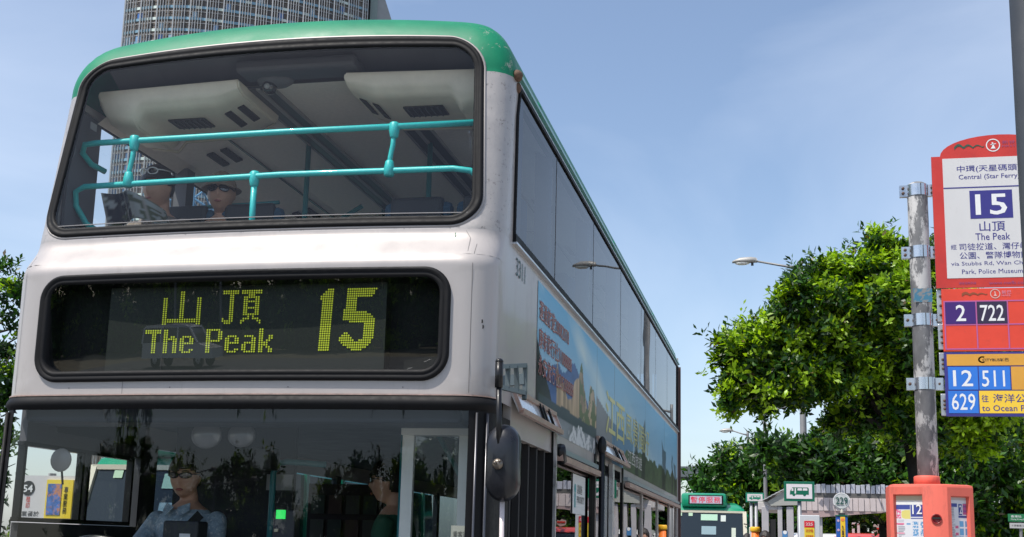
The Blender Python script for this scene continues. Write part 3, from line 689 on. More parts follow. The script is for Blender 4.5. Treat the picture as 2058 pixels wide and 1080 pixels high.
cm = MB().ell((-.13, .60, 4.12), (.11, .07, .045), 14, 8).build('camera_mount', mid, bus, True)
MB().ell((-.155, .585, 4.075), (.042, .042, .042), 16, 10).build('camera_dome', M('smoked_dome', (.015, .017, .02), .08, coat=1), cm, True)
MB().ell((-.155, .549, 4.068), (.017, .01, .017), 12, 8).build('camera_lens', M('lens_grey', (.3, .3, .3), .3), cm, True)
for sg in (-1, 1): B('corner_lining', (sg*1.222, .42, 3.1), (sg*1.238, .70, 3.96), mid, bus)
# handrails
hr = MB(); r_ = .0165; ry = .47
hr.tube([(-1.15, .66, 3.66), (-1.19, .58, 3.68), (-1.20, .50, 3.72), (-1.17, ry, 3.757), (-1.10, ry, 3.762), (0, ry-.02, 3.765), (1.13, ry, 3.77)], r_, 10)
hr.build('upper_handrail', turq, bus, True)
hr = MB(); hr.tube([(-1.13, .60, 3.30), (-1.17, .55, 3.33), (-1.21, .50, 3.42), (-1.20, ry, 3.49), (-1.15, ry, 3.515), (0, ry-.02, 3.53), (.93, ry, 3.53), (1.02, ry, 3.515), (1.08, ry+.02, 3.47), (1.1, ry+.04, 3.36)], r_, 10)
hr.build('lower_handrail', turq, bus, True)
def clip(x, z, up):
    s = 1 if up else -1
    MB().lathe((x, ry-.01, z), [(.021, s*-.026), (.027, s*-.020), (.028, s*.018), (.022, s*.052), (.018, s*.058)][::(1 if up else -1)], 12).build('rail_clip', turq, bus, True)
for x in (-.865, .61):
    clip(x, 3.762, False); clip(x-.018, 3.525, True)
    MB().tube([(x, ry-.01, 3.75), (x-.004, ry-.01, 3.67), (x-.016, ry-.01, 3.60), (x-.018, ry-.01, 3.54)], .0135, 10).build('rail_strut', turq, bus, True)
clip(-.15, 3.53, False); MB().tube([(-.15, ry-.01, 3.53), (-.148, ry-.01, 3.15)], .0165, 10).build('rail_post', turq, bus, True)
tq2 = M('turquoise_pole_inside', (.03, .22, .24), .4, coat=.3)
for x, yy in ((-.33, 1.6), (.45, 1.65), (-.33, 3.1), (.45, 4.6)): MB().tube([(x, yy, 2.4), (x, yy, 4.09)], .017, 10).build('stanchion', tq2, bus, True)
MB().tube([(-.33, 1.95, 3.4), (-.22, 1.98, 3.72), (-.10, 2.0, 3.80)], .016, 8).build('stanchion_branch', tq2, bus, True)
# seats
def seat(x, yy, z0):
    s = MB().box((x-.43, yy-.42, z0+.38), (x+.43, yy, z0+.48), .04).build('seat', seatm, bus)
    for dx in (-.215, .215):
        b_ = MB().box((x+dx-.205, yy-.04, z0+.45), (x+dx+.205, yy+.05, z0+1.08), .05); b_.build('backrest', seatm, s)
        MB().box((x+dx-.16, yy-.055, z0+.90), (x+dx+.16, yy+.0, z0+1.10), .03).build('headrest_pad', dark, s)
    MB().box((x-.3, yy-.3, z0), (x-.25, yy-.1, z0+.38)).box((x+.25, yy-.3, z0), (x+.3, yy-.1, z0+.38)).build('seat_frame', alu, s)
for yy in (1.22, 2.05, 2.9, 3.75, 4.6, 5.4, 6.2):
    for x in (-.72, .74): seat(x, yy, 2.50 if yy < 1.5 else 2.42)
MB().tube([(-1.1, 1.25, 3.6), (-.35, 1.25, 3.62)], .012, 8).build('seat_grab_rail', tq2, bus, True)
B('notice_label', (-1.168, .50, 3.86), (-1.164, .56, 3.90), M('notice_grey', (.35, .35, .36), .6), bus)
# ------------------------------------------------------------------ lower deck interior
navyg = M('blue_grey_lining', (.035, .045, .07), .6, var=.1)
B('lower_floor', (-1.2, .1, .30), (1.2, LB-.1, .36), dark, bus)
MB().box((-1.2, .25, 2.30), (1.2, LB-.1, 2.336)).box((-1.05, .09, 2.30), (1.05, .25, 2.336)).build('lower_ceiling', navyg, bus)
B('front_header_box', (-1.15, .14, 2.20), (1.1, .42, 2.30), navyg, bus, .02)
for x, r_ in ((-.29, .085), (-.10, .075)):
    MB().ell((x, .40, 2.16), (r_, .03, r_*.8), 18, 10).build('convex_mirror', M('grey_mirror_back', (.18, .18, .19), .3, .3, coat=.5), bus, True)
B('equipment_box', (-.25, .85, 2.02), (-.13, .98, 2.14), dark, bus, .01)
B('bulkhead', (-.95, 1.35, .36), (-.20, 1.39, 2.30), M('cab_bulkhead', (.02, .022, .03), .7), bus)
B('bulkhead_notice', (-.36, 1.335, 1.93), (-.20, 1.348, 2.02), M('notice_white', (.35, .36, .38), .6), bus)
B('dashboard', (-1.12, .12, 1.0), (.0, .45, 1.42), dark, bus, .03)
for cxx in (-.74,):
    t = Matrix.Rotation(R(-35), 4, 'X'); V = []; F = []
    mb = MB(); pts = [Vector((-.735, .40, 1.50))+(t @ Vector((.24*cos(a_), .24*sin(a_), 0))) for a_ in [2*pi*i/36 for i in range(37)]]
    mb.tube(pts, .017, 8, False); mb.tube([pts[3], Vector((-.735, .40, 1.47)), pts[15]], .014, 6); mb.tube([Vector((-.735, .40, 1.47)), Vector((-.735, .2, 1.2))], .04, 10)
    mb.build('steering_wheel', blackp, bus, True)
# cab side on the offside with sliding window
ow = MB(); xo, xi = -1.25, -1.21
ow.box((xo, .42, .95), (xi, LB-.2, 1.55)); ow.box((xo, 1.42, 1.5), (xi, 1.62, 2.2))
ow.build('offside_lower_panel', dark, bus)
cw = MB()
for (a, b) in (((.24, 1.72), (1.34, 1.72)), ((.24, 2.10), (1.34, 2.10))): cw.bar((-1.225, a[0], a[1]), (-1.225, b[0], b[1]), .04, .022)
for yy in (.26, .80, .86, 1.33): cw.bar((-1.225, yy, 1.72), (-1.225, yy, 2.10), .04, .022)
cwf = cw.build('cab_window_frame', blackp, bus); mesh('cab_window_pane', [(-1.235, .27, 1.73), (-1.235, 1.32, 1.73), (-1.235, 1.32, 2.09), (-1.235, .27, 2.09)], [(3, 2, 1, 0)], glass('clear_glass', (.9, .92, .9), .05), cwf)
B('cab_wall_upper', (-1.25, .26, 2.11), (-1.21, 1.45, 2.3), M('cab_lining', (.08, .08, .09), .7), bus); B('cab_wall_lower', (-1.25, .26, .4), (-1.21, 1.45, 1.705), dark, bus)
for a, b in ((1.65, 3.2), (3.2, 4.8), (4.8, 6.4), (6.4, 8.0), (8.0, 9.6)): 
    mesh('offside_window_pane', [(-1.24, a, 1.5), (-1.24, b, 1.5), (-1.24, b, 2.18), (-1.24, a, 2.18)], [(3, 2, 1, 0)], gl_side, bus)
    B('window_pillar', (-1.25, b-.05, 1.5), (-1.2, b+.05, 2.2), dark, bus)
MB().lathe((-1.02, .30, 2.02), [(.05, 0), (.06, -.015), (.055, -.02)], 18, 'y').build('cab_mirror', M('cab_mirror_rim', (.35, .33, .30), .35), bus, True)
MB().tube([(-1.02, .30, 1.97), (-1.02, .32, 1.9)], .006, 6).build('cab_mirror_stem', blackp, bus)
# ticket equipment, door partition, poles
tm = B('card_reader', (.015, .58, 1.60), (.135, .66, 1.80), M('reader_grey', (.03, .03, .04), .5), bus, .01)
B('reader_screen', (.035, .574, 1.755), (.085, .579, 1.80), M('green_screen', (.03, .75, .12), .5, emit=.7), tm)
B('reader_button', (.03, .572, 1.69), (.05, .579, 1.705), M('cream_button', (.5, .45, .3), .5), tm)
fr = MB(); wf = M('white_partition_frame', (.80, .80, .74), .45, var=.06)
for a, b, w_ in (((.745, .5, 1.3), (.745, .5, 2.255), .058), ((1.03, .5, 1.3), (1.03, .5, 2.255), .052), ((.717, .497, 2.215), (1.056, .497, 2.215), .085), ((.72, .5, 1.35), (1.05, .5, 1.35), .05)): fr.bar(a, b, w_, .03 if a[0] == b[0] else w_)
pf = fr.build('door_partition_frame', wf, bus); mesh('partition_glass', [(.75, .5, 1.37), (1.02, .5, 1.37), (1.02, .5, 2.2), (.75, .5, 2.2)], [(0, 1, 2, 3)], glass('partition_glass', (.75, .78, .78), .08), pf)
MB().tube([(-.26, 1.2, .4), (-.262, 1.2, 2.02), (-.24, 1.2, 2.075), (-.18, 1.2, 2.085), (.05, 1.2, 2.07)], .018, 10).build('cab_handrail', tq2, bus, True)
MB().tube([(.68, .62, .4), (.68, .62, 2.28)], .017, 10).tube([(.80, .8, 2.22), (.93, .85, 1.98), (.95, .85, 1.6)], .015, 8).build('door_handrail', tq2, bus, True)
hz = B('hazard_strip', (1.115, .245, 1.60), (1.145, .25, 2.05), yellowp, bus)
for z in (2.02, 1.97, 1.92): MB().prism([(1.112, .2435, z-.02), (1.142, .2435, z+.012), (1.142, .2435, z+.032), (1.112, .2435, z)], (0, .001, 0)).build('black_stripe', blackprint, hz)
lettering('小\n心\n車\n門', (1.116, .2445, 1.63), X, Z, .02, .24, blackprint, hz, 'lettering')
nb = B('notice_board', (1.06, .18, 1.60), (1.17, .19, 1.735), M('notice_cream', (.42, .42, .36), .6), bus)
lettering('乘客須知\nNOTICE', (1.07, .18, 1.65), X, Z, .09, .06, blackprint, nb, 'lettering')
rb = B('rear_notice_panel', (-.76, 3.0, 1.3), (-.2, 3.04, 2.05), M('dark_red_notice', (.035, .015, .015), .6), bus)
for i in range(4):
    for j in range(3): MB().box((-.73+i*.13, 2.985, 1.5+j*.17), (-.63+i*.13, 2.998, 1.63+j*.17)).build('leaflet', M(f'leaflet_{(i+j)%3}', [(.10, .05, .035), (.10, .09, .07), (.05, .06, .045)][(i+j) % 3], .6), rb)
wp = MB().tube([(-.06, -.02, 1.18), (.3, -.035, 1.5)], .008, 6); wp.bar((.05, -.03, 1.3), (.5, -.04, 1.62), .012, .02); wp.build('wiper', blackp, bus)
for yy in (2.2, 3.4, 4.6):
    for x in (-.75, .75): seat(x, yy, .5)
# ================================================================== BUS STOP SIGN
galv = M('galvanised_steel', (.15, .15, .155), .6, .1, var=.3, vs=26, bump=.08, bs=90, dirt=(.50, .49, .48), ds=8, dt=(.50, .54), stretch=(1, 1, .4))
stl = M('stainless_band', (.62, .63, .65), .22, .95, var=.08, vs=20)
rustb = M('rusty_bolt', (.10, .06, .045), .7, var=.4, vs=200)
stop = thing('bus_stop_sign', 'grey bus stop pole with red route 15 panel and orange timetable case', 'bus stop', (3.24, 1.03, .13))
px = lambda z: 3.243
MB().lathe((3.243, 1.05, 0), [(.050, .13), (.0505, 3.50), (.047, 3.525), (.03, 3.535), (.005, 3.54)], 20).build('pole', galv, stop, True)
gp = printgrid('faded_sticker', (3.20, .9985, 2.90), X, Z, .09, .07, 12, 10, lambda a, b: (.04, .16, .25) if fbm(a*6, b*5, 2) > .42 else (.2, .2, .2), vcol('sticker_print', .6), stop)
for z in (3.49, 3.165, 2.815, 2.492):
    c = MB().lathe((3.243, 1.05, z-.031), [(.051, 0), (.054, .001), (.054, .061), (.051, .062)], 20)
    c.box((3.155, 1.035, z-.03), (3.195, 1.062, z+.03)).box((3.29, 1.035, z-.03), (3.335, 1.062, z+.03)); c = c.build('clamp', stl, stop); autosm(c, 40)
    mb = MB()
    for dz in ((-.013, .013) if z > 3 else (0,)):
        mb.lathe((3.172, 1.034, z+dz), [(.008, 0), (.008, -.006), (.003, -.009)], 6, 'y'); mb.lathe((3.312, 1.034, z+dz), [(.006, 0), (.006, -.006), (.003, -.009)], 6, 'y')
    mb.build('bolt', rustb, c)
    for dx in (0,): MB().box((3.243+.012, .994, z-.03), (3.243+.014, .997, z+.03)).build('band_seam', dark, c)
def strip(z0, z1):
    s = MB().box((3.312, 1.012, z0), (3.345, 1.020, z1), .004).build('mounting_strip', M('zinc_strip', (.42, .44, .46), .35, .7, var=.12, vs=30), stop)
    mb = MB()
    for z in (z0+.035, (z0+z1)/2, z1-.035): mb.lathe((3.329, 1.011, z), [(.007, 0), (.007, -.005), (.002, -.008)], 6, 'y')
    mb.build('bolt', rustb, s)
strip(3.03, 3.62); strip(2.80, 2.965); strip(2.66, 2.79); strip(2.53, 2.645); strip(2.33, 2.44)
redpanel = M('red_enamel_panel', (.50, .028, .018), .42, coat=.15, var=.10, vs=5, dirt=(.25, .03, .025), ds=14, dt=(.56, .9)); orangepanel = M('orange_red_enamel_panel', (.66, .05, .02), .42, coat=.15, var=.10, vs=5, dirt=(.36, .04, .025), ds=14, dt=(.56, .9))
# top panel with arched head
P = [(3.312, 2.97), (3.97, 2.97), (3.97, 3.62), (3.93, 3.66)]
for i in range(19):
    t = i/18; a = pi*t; P.append((3.64+.285*cos(a)*(1.0), 3.655+.105*sin(a)))
P += [(3.335, 3.655), (3.312, 3.655)]
P = [(x, 1.0, z) for x, z in P]
p1 = MB().prism([(x, 1.0, z) for x, _, z in P], (0, .012, 0)).build('route_panel', redpanel, stop); p1['label'] = 'red arched panel for route 15 The Peak'
E_ = .9985
wi = MB().box((3.365, E_, 3.018), (3.93, 1.0, 3.642)).build('white_panel', M('white_enamel_panel', (.58, .57, .565), .45, coat=.15, var=.05, vs=3, dirt=(.40, .38, .35), ds=9, dt=(.58, .9), stretch=(1, 1, .4)), p1)
MB().box((3.365, E_-.001, 3.483), (3.93, E_, 3.489)).build('divider', navy, p1)
mb = MB()
for a in range(28):
    t, t2 = 2*pi*a/28, 2*pi*(a+1)/28
    mb.add([(3.612+.034*cos(t), E_, 3.704+.034*sin(t)), (3.612+.029*cos(t), E_, 3.704+.029*sin(t)), (3.612+.029*cos(t2), E_, 3.704+.029*sin(t2)), (3.612+.034*cos(t2), E_, 3.704+.034*sin(t2))], [(0, 1, 2, 3)])
mb.add([(3.600, E_, 3.686), (3.624, E_, 3.686), (3.617, E_, 3.70), (3.613, E_, 3.718), (3.606, E_, 3.72), (3.609, E_, 3.70)], [(0, 1, 2, 3, 4, 5)])
mb.add([(3.600, E_, 3.705), (3.626, E_, 3.709), (3.626, E_, 3.713), (3.600, E_, 3.709)], [(0, 1, 2, 3)])
mb.build('emblem', white, p1)
def wave(x0_, x1_, z, h_, mt, parent):
    mb = MB(); n = 24
    for i in range(n):
        a, b = i/n, (i+1)/n; f = lambda t: z+h_*(abs(sin(t*pi*3.2))*(1-.4*t)-.3); th = lambda t: .0075*(1-t*.75)
        xa, xb = x0_+(x1_-x0_)*a, x0_+(x1_-x0_)*b
        mb.add([(xa, E_, f(a)-th(a)), (xb, E_, f(b)-th(b)), (xb, E_, f(b)+th(b)), (xa, E_, f(a)+th(a))], [(0, 1, 2, 3)])
    mb.build('emblem_wave', mt, parent)
dkg = M('dark_green_print2', (.02, .08, .05), .5); pale = M('faded_purple_print', (.25, .06, .16), .5); fadepink = M('faded_pink_print', (.60, .25, .35), .5)
wave(3.425, 3.57, 3.70, .018, dkg, p1)
def T(s, x, z, w_, h_, mt, parent, bold=.0, push=.0006, y_=E_): return lettering(s, (x, y_, z), X, Z, w_, h_, mt, parent, 'lettering', bold, push)
T('新世界巴士', 3.655, 3.708, .16, .018, pale, p1); T('FIRST BUS', 3.655, 3.692, .12, .009, pale, p1)
T('中環(天星碼頭)', 3.433, 3.562, .30, .040, navy, p1, .006); T('Central (Star Ferry)', 3.440, 3.522, .29, .032, navy, p1, .006)
nb_ = MB().box((3.488, E_-.001, 3.322), (3.690, E_, 3.468)).build('number_square', navy, p1)
T('15', 3.514, 3.340, .150, .108, white, p1, .014, .0018)
T('山頂', 3.528, 3.255, .122, .052, navy, p1, .006); T('The Peak', 3.507, 3.210, .164, .036, navy, p1, .006)
T('經', 3.389, 3.165, .026, .026, navy, p1); T('司徒拔道、灣仔峽', 3.428, 3.160, .325, .036, navy, p1, .004); T('公園、警隊博物館', 3.428, 3.115, .325, .036, navy, p1, .004)
T('via Stubbs Rd, Wan Chai Gap', 3.386, 3.076, .43, .026, navy, p1, .0); T('Park, Police Museum', 3.436, 3.035, .285, .027, navy, p1, .0)
T('顧客服務熱線', 3.42, 2.985, .08, .014, pale, p1); T('www.nwfb.com.hk', 3.56, 2.983, .22, .016, pale, p1)
# second panel
p2 = B('route_panel', (3.334, 1.0, 2.648), (3.97, 1.012, 2.965), orangepanel, stop, .002); p2['label'] = 'orange red panel for routes 2 and 722'
vio = M('violet_line_print', (.42, .10, .28), .5); mb = MB()
for z in (2.900, 2.782, 2.660): mb.box((3.345, E_, z-.003), (3.95, .9995, z+.003))
for x in (3.345, 3.4945, 3.641, 3.79): mb.box((x-.003, E_-.0003, 2.657), (x+.003, .9993, 2.903))
mb.build('grid_line', vio, p2)
MB().box((3.349, E_-.001, 2.786), (3.491, E_, 2.897)).build('number_square', M('violet_navy_print', (.045, .012, .14), .4), p2); MB().box((3.498, E_-.001, 2.786), (3.638, E_, 2.897)).build('number_square', M('near_black_print', (.028, .018, .05), .4), p2)
T('2', 3.398, 2.800, .047, .082, white, p2, .01, .0018); T('722', 3.512, 2.798, .112, .082, white, p2, .008, .0018)
wave(3.43, 3.55, 2.935, .010, M('dull_olive_print', (.25, .06, .02), .5), p2)
mb = MB()
for a in range(24):
    t, t2 = 2*pi*a/24, 2*pi*(a+1)/24
    mb.add([(3.587+.024*cos(t), E_, 2.936+.024*sin(t)), (3.587+.020*cos(t), E_, 2.936+.020*sin(t)), (3.587+.020*cos(t2), E_, 2.936+.020*sin(t2)), (3.587+.024*cos(t2), E_, 2.936+.024*sin(t2))], [(0, 1, 2, 3)])
mb.add([(3.579, E_, 2.924), (3.595, E_, 2.924), (3.590, E_, 2.934), (3.588, E_, 2.947), (3.583, E_, 2.948), (3.585, E_, 2.934)], [(0, 1, 2, 3, 4, 5)]); mb.build('emblem', M('faded_white_print', (.60, .40, .36), .5), p2)
T('新巴', 3.617, 2.934, .045, .018, fadepink, p2); T('NWFB', 3.617, 2.922, .04, .008, fadepink, p2)
# third panel
p3 = B('route_panel', (3.334, 1.0, 2.326), (3.97, 1.012, 2.644), navy, stop, .002); p3['label'] = 'blue edged yellow panel for routes 12, 511 and 629'
gold = M('mustard_enamel', (.62, .30, .03), .4, coat=.3, var=.06, vs=6); blu = M('bright_blue_enamel', (.02, .16, .60), .35, coat=.3, var=.05)
MB().box((3.346, E_, 2.577), (3.96, .9995, 2.634)).box((3.642, E_, 2.457), (3.96, .9995, 2.571)).build('gold_field', gold, p3)
for x0_, x1_, z0_, z1_ in ((3.349, 3.488, 2.458, 2.571), (3.493, 3.637, 2.458, 2.571), (3.346, 3.485, 2.342, 2.452)): MB().box((x0_, E_, z0_), (x1_, .9995, z1_)).build('number_square', blu, p3)
MB().box((3.490, E_, 2.342), (3.96, .9995, 2.452)).build('yellow_field', M('yellow_enamel', (.80, .52, .03), .4, coat=.3), p3)
T('12', 3.372, 2.475, .092, .080, white, p3, .010); T('511', 3.506, 2.472, .106, .080, white, p3, .006); T('629', 3.361, 2.357, .110, .082, white, p3, .006)
T('往', 3.500, 2.396, .032, .036, navy, p3, .01); T('海洋公園', 3.553, 2.393, .20, .044, navy, p3, .005); T('to Ocean Park', 3.500, 2.352, .255, .030, navy, p3, .006)
mb = MB()
for a in range(16):
    t, t2 = R(60)+R(240)*a/16, R(60)+R(240)*(a+1)/16
    mb.add([(3.513+.021*cos(t), E_, 2.606+.017*sin(t)), (3.513+.013*cos(t), E_, 2.606+.010*sin(t)), (3.513+.013*cos(t2), E_, 2.606+.010*sin(t2)), (3.513+.021*cos(t2), E_, 2.606+.017*sin(t2))], [(0, 1, 2, 3)])
mb.build('emblem', M('orange_red_print', (.70, .07, .02), .5), p3)
T('CITYBUS城巴', 3.512, 2.597, .122, .017, blackprint, p3, .01, .0012)
# timetable case: three front facets
casem = M('faded_coral_plastic', (.66, .125, .085), .6, var=.10, vs=5, bump=.03, bs=50, dirt=(.30, .07, .05), ds=14, dt=(.52, .80), stretch=(1, 1, .3))
pl_ = [(3.048, .935), (3.195, .865), (3.305, .865), (3.432, .935), (3.432, 1.16), (3.30, 1.23), (3.18, 1.23), (3.048, 1.16)]
mbc = MB(); n = 8
def ringz(z, s=1.0): return [(3.235+(x-3.235)*s, 1.03+(y-1.03)*s, z) for x, y in pl_]
rings = [ringz(.95), ringz(1.975), ringz(1.985, .985), ringz(1.990, .90)]
V = [p for r_ in rings for p in r_]; F = []
hole_f = {0: (3.050, 1.962), 2: (3.41, 1.95)}
for k in range(3):
    for i in range(8):
        if k == 0 and i in (0, 2): continue
        F.append((k*8+i, k*8+(i+1) % 8, (k+1)*8+(i+1) % 8, (k+1)*8+i))
F.append(tuple(range(24, 32)))
mbc.add(V, F)
def facet(i, m0, m1, zt, zb_):
    a, b = Vector((*pl_[i], 0)), Vector((*pl_[(i+1) % 8], 0)); w_ = (b-a).length; u = (b-a).normalized(); nrm = u.cross(Z)
    def Q(t, z, d=0): p = a+u*t-nrm*d; return (p.x, p.y, z)
    T0, T1 = m0, w_-m1; mb = mbc
    oz0, oz1 = .95, 1.975
    o_ = [Q(0, oz0), Q(w_, oz0), Q(w_, oz1), Q(0, oz1)]; i_ = [Q(T0, zb_), Q(T1, zb_), Q(T1, zt), Q(T0, zt)]; d_ = [Q(T0+.006, zb_+.006, .022), Q(T1-.006, zb_+.006, .022), Q(T1-.006, zt-.006, .022), Q(T0+.006, zt-.006, .022)]
    mb.add(o_+i_+d_, [(0, 1, 5, 4), (1, 2, 6, 5), (2, 3, 7, 6), (3, 0, 4, 7), (4, 5, 9, 8), (5, 6, 10, 9), (6, 7, 11, 10), (7, 4, 8, 11)])
    return Q, T0, T1, u, nrm
Qa = facet(0, .018, .004, 1.940, 1.0); Qb = facet(2, .020, .022, 1.935, 1.0)
case = mbc.build('timetable_case', casem, stop); autosm(case, 30)
MB().lathe((3.235, 1.04, 1.982), [(.062, 0), (.062, .048), (.059, .053), (.051, .055)], 20).build('case_collar', casem, case, True)
def poster(Qd, fn):
    Q, T0, T1, u, nrm = Qd; o = Q(T0+.002, 1.285, .020)
    return printgrid('timetable', o, u, Z, (T1-T0)-.004, .65, 70, 260, fn, vcol('paper_print', .5, .3), case)
W_, NV, PK, YL, BL, GR = (.62, .63, .66), (.03, .05, .26), (.62, .10, .22), (.62, .55, .16), (.10, .28, .50), (.25, .26, .30)
def fa(a, b):
    z = 1.3+.65*b
    if z > 1.925: return (.50, .42, .28)
    if z > 1.905: return (.70, .70, .68)
    if a < .52:
        if z > 1.885: return NV
        if z > 1.838:
            if a > .2 and ((a-.42)/.28)**2+((z-1.860)/.022)**2 < 1: return YL
            if a < .2: return PK if noise2(a*30, z*300) > .5 else W_
            return W_
        if 1.812 < z < 1.818 and a > .38: return BL
        if int(z*160) % 7 == 3 and a < .3: return PK
        if int(z*260) % 2 == 0 and .08 < a < .18+.18*noise2(z*90, 3) : return GR
        return W_
    if a < .54: return W_
    if z > 1.848: return NV
    if 1.838 < z < 1.844: return NV
    if z < 1.826 and z > 1.755 and int((z-1.755)/.0365) != 9:
        if (z-1.755) % .037 > .005 and (a-.6) % .27 < .19 and a > .59: return BL if noise2(a*40, z*220) > .35 else W_
    if 1.738 < z < 1.748: return PK
    return W_
def fb(a, b):
    z = 1.3+.65*b
    if z > 1.932: return (.45, .40, .38)
    if z > 1.915: return W_
    if z > 1.900 and a < .45: return NV
    if a > .52 and a < .72 and 1.862 < z < 1.915: return NV
    if a > .76 and z > 1.865: return PK if int(z*300) % 2 else NV
    if a > .5 and 1.848 < z < 1.858: return NV
    if a > .55 and z < 1.835: return BL if (z % .04 > .006 and (a < .78 or a > .86)) else W_
    if int(z*260) % 2 == 0 and .06 < a < .2+.2*noise2(z*80, 1): return GR
    if int(z*90) % 3 == 0 and .3 < a < .48 and z < 1.82: return PK
    return W_
pa = poster(Qa, fa); pb = poster(Qb, fb)
Q, T0, T1, u, nrm = Qa
lettering('12', Q(T0+(T1-T0)*.60, 1.847, .017), u, Z, (T1-T0)*.33, .046, white, case, 'lettering', .01, 0)
Q, T0, T1, u, nrm = Qb
lettering('2', Q(T0+(T1-T0)*.55, 1.853, .017), u, Z, (T1-T0)*.14, .040, white, case, 'lettering', .01, 0)
MB().lathe((3.252, .864, 1.825), [(.024, 0), (.0245, -.004), (.020, -.005), (.019, .004)], 22, 'y').build('lock_ring', M('dark_red_lock', (.30, .015, .015), .35, coat=.4), case, True)
B('lock_slot', (3.233, .857, 1.823), (3.271, .862, 1.833), blackm, case)
# ================================================================== DARK POST AT THE RIGHT EDGE
pt = thing('steel_post', 'plain dark grey steel post close by at the right edge', 'post', (3.40, -1.3, .13))
dm = M('dark_post_paint', (.055, .06, .068), .45, .2, var=.12, bump=.02)
c = MB().lathe((3.345, -1.3, 0), [(.062, .13), (.0575, 2.0), (.053, 3.9), (.04, 5.2)], 18).build('shaft', dm, pt, True)
MB().lathe((3.345, -1.3, 0), [(.10, .13), (.10, .15), (.065, .16)], 18).build('base_flange', dm, pt)
# ================================================================== STREET LAMPS
lampg = M('lamp_grey_paint', (.22, .22, .22), .5, .3, var=.1); lensm = M('lamp_diffuser', (.75, .73, .66), .2, coat=.4)
def lamp(name, label, x, yy, h, arms, sc=1.0, r_=.07, group='street lamps'):
    t = thing(name, label, 'street lamp', (x, yy, .13), 0, group)
    MB().lathe((x, yy, .13), [(r_*1.4, 0), (r_*1.4, .9), (r_, 1.0), (r_*.75, h), (r_*.7, h+.14)], 12).build('column', lampg, t, True)
    for a in arms:
        e = Vector((x+a*sc, yy, .13+h+.14*sc))
        MB().tube([(x, yy, .13+h-.02), (x+a*sc*.3, yy, .13+h+.02), e], .022*sc, 8, rs=[.035*sc, .024*sc, .02*sc]).build('arm', lampg, t, True)
        s = 1 if a > 0 else -1; mb = MB(); V = []
        prof = [(-.03, .03, .05), (.0, .06, .075), (.10, .085, .09), (.30, .08, .08), (.42, .05, .03), (.46, .02, .0)]
        F = []; n = 8
        for q_, wd_, ht in prof:
            for i in range(n):
                tt = 2*pi*i/n; V.append((e.x+s*q_*sc, e.y+cos(tt)*wd_*sc, e.z+.0+(sin(tt)*ht if sin(tt) > 0 else sin(tt)*.035)*sc))
        for k in range(len(prof)-1):
            for i in range(n): F.append((k*n+i, k*n+(i+1) % n, (k+1)*n+(i+1) % n, (k+1)*n+i))
        F += [tuple(range(n)), tuple(range((len(prof)-1)*n, len(prof)*n))]
        hd = mesh('lamp_head', V, F, M('lamp_head_grey', (.35, .34, .32), .5, .2, var=.12), t, True)
        MB().ell((e.x+s*.26*sc, e.y, e.z-.035*sc), (.15*sc, .065*sc, .045*sc), 12, 6).build('diffuser', lensm, hd, True)
        MB().box((e.x+s*.04*sc, e.y-.02*sc, e.z-.09*sc), (e.x+s*.09*sc, e.y+.02*sc, e.z-.02*sc)).build('latch', dark, hd)
    return t
lamp('street_lamp', 'tall double-armed street lamp whose column rises beside the large tree', 3.06, 23.7, 8.16, (-.86, 1.09), 1.2, .085)
lamp('street_lamp', 'small distant street lamp with one arm to the left above the far tree', 1.39, 39.7, 5.65, (-.55,), 1.0, .06)
lamp('street_lamp', 'slim street lamp column ending in the lower edge of the large tree', 2.22, 20.7, 4.4, (.7,), .8, .045)
# behind the camera, mirrored in the windscreen
lamp('street_lamp', 'double-armed street lamp across the road seen mirrored in the windscreen', -28.0, -49.0, 6.4, (-2.2, 2.2), 1.5, .10, 'street lamps mirrored in the windscreen')
lamp('street_lamp', 'street lamp further along the road seen mirrored in the windscreen', -24.6, -50.0, 6.0, (-2.0, 2.4), 1.5, .10, 'street lamps mirrored in the windscreen')
# ================================================================== TREES
def leafmat(name, col, tr=.35, rough=.38):
    mt = bpy.data.materials.new(name); mt.use_nodes = True; t = mt.node_tree; b = t.nodes['Principled BSDF']; o = t.nodes['Material Output']
    g = t.nodes.new('ShaderNodeNewGeometry'); r = t.nodes.new('ShaderNodeMapRange'); r.inputs[3].default_value = .6; r.inputs[4].default_value = 1.5
    s = t.nodes.new('ShaderNodeVectorMath'); s.operation = 'SCALE'; s.inputs[0].default_value = col
    t.links.new(g.outputs['Random Per Island'], r.inputs[0]); t.links.new(r.outputs[0], s.inputs['Scale'])
    t.links.new(s.outputs[0], b.inputs['Base Color']); b.inputs['Roughness'].default_value = rough; b.inputs['Specular IOR Level'].default_value = .45
    tl_ = t.nodes.new('ShaderNodeBsdfTranslucent'); s2 = t.nodes.new('ShaderNodeVectorMath'); s2.operation = 'MULTIPLY'; s2.inputs[1].default_value = (1.5, 1.5, .5)
    t.links.new(s.outputs[0], s2.inputs[0]); t.links.new(s2.outputs[0], tl_.inputs[0])
    mx_ = t.nodes.new('ShaderNodeMixShader'); mx_.inputs[0].default_value = tr
    t.links.new(b.outputs[0], mx_.inputs[1]); t.links.new(tl_.outputs[0], mx_.inputs[2]); t.links.new(mx_.outputs[0], o.inputs[0]); return mt
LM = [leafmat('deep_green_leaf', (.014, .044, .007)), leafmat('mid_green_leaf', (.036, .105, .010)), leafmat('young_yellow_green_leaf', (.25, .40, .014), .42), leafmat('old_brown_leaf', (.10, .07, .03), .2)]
bark = M('dark_bark', (.028, .023, .020), .9, var=.3, vs=8, bump=.5, bs=30)
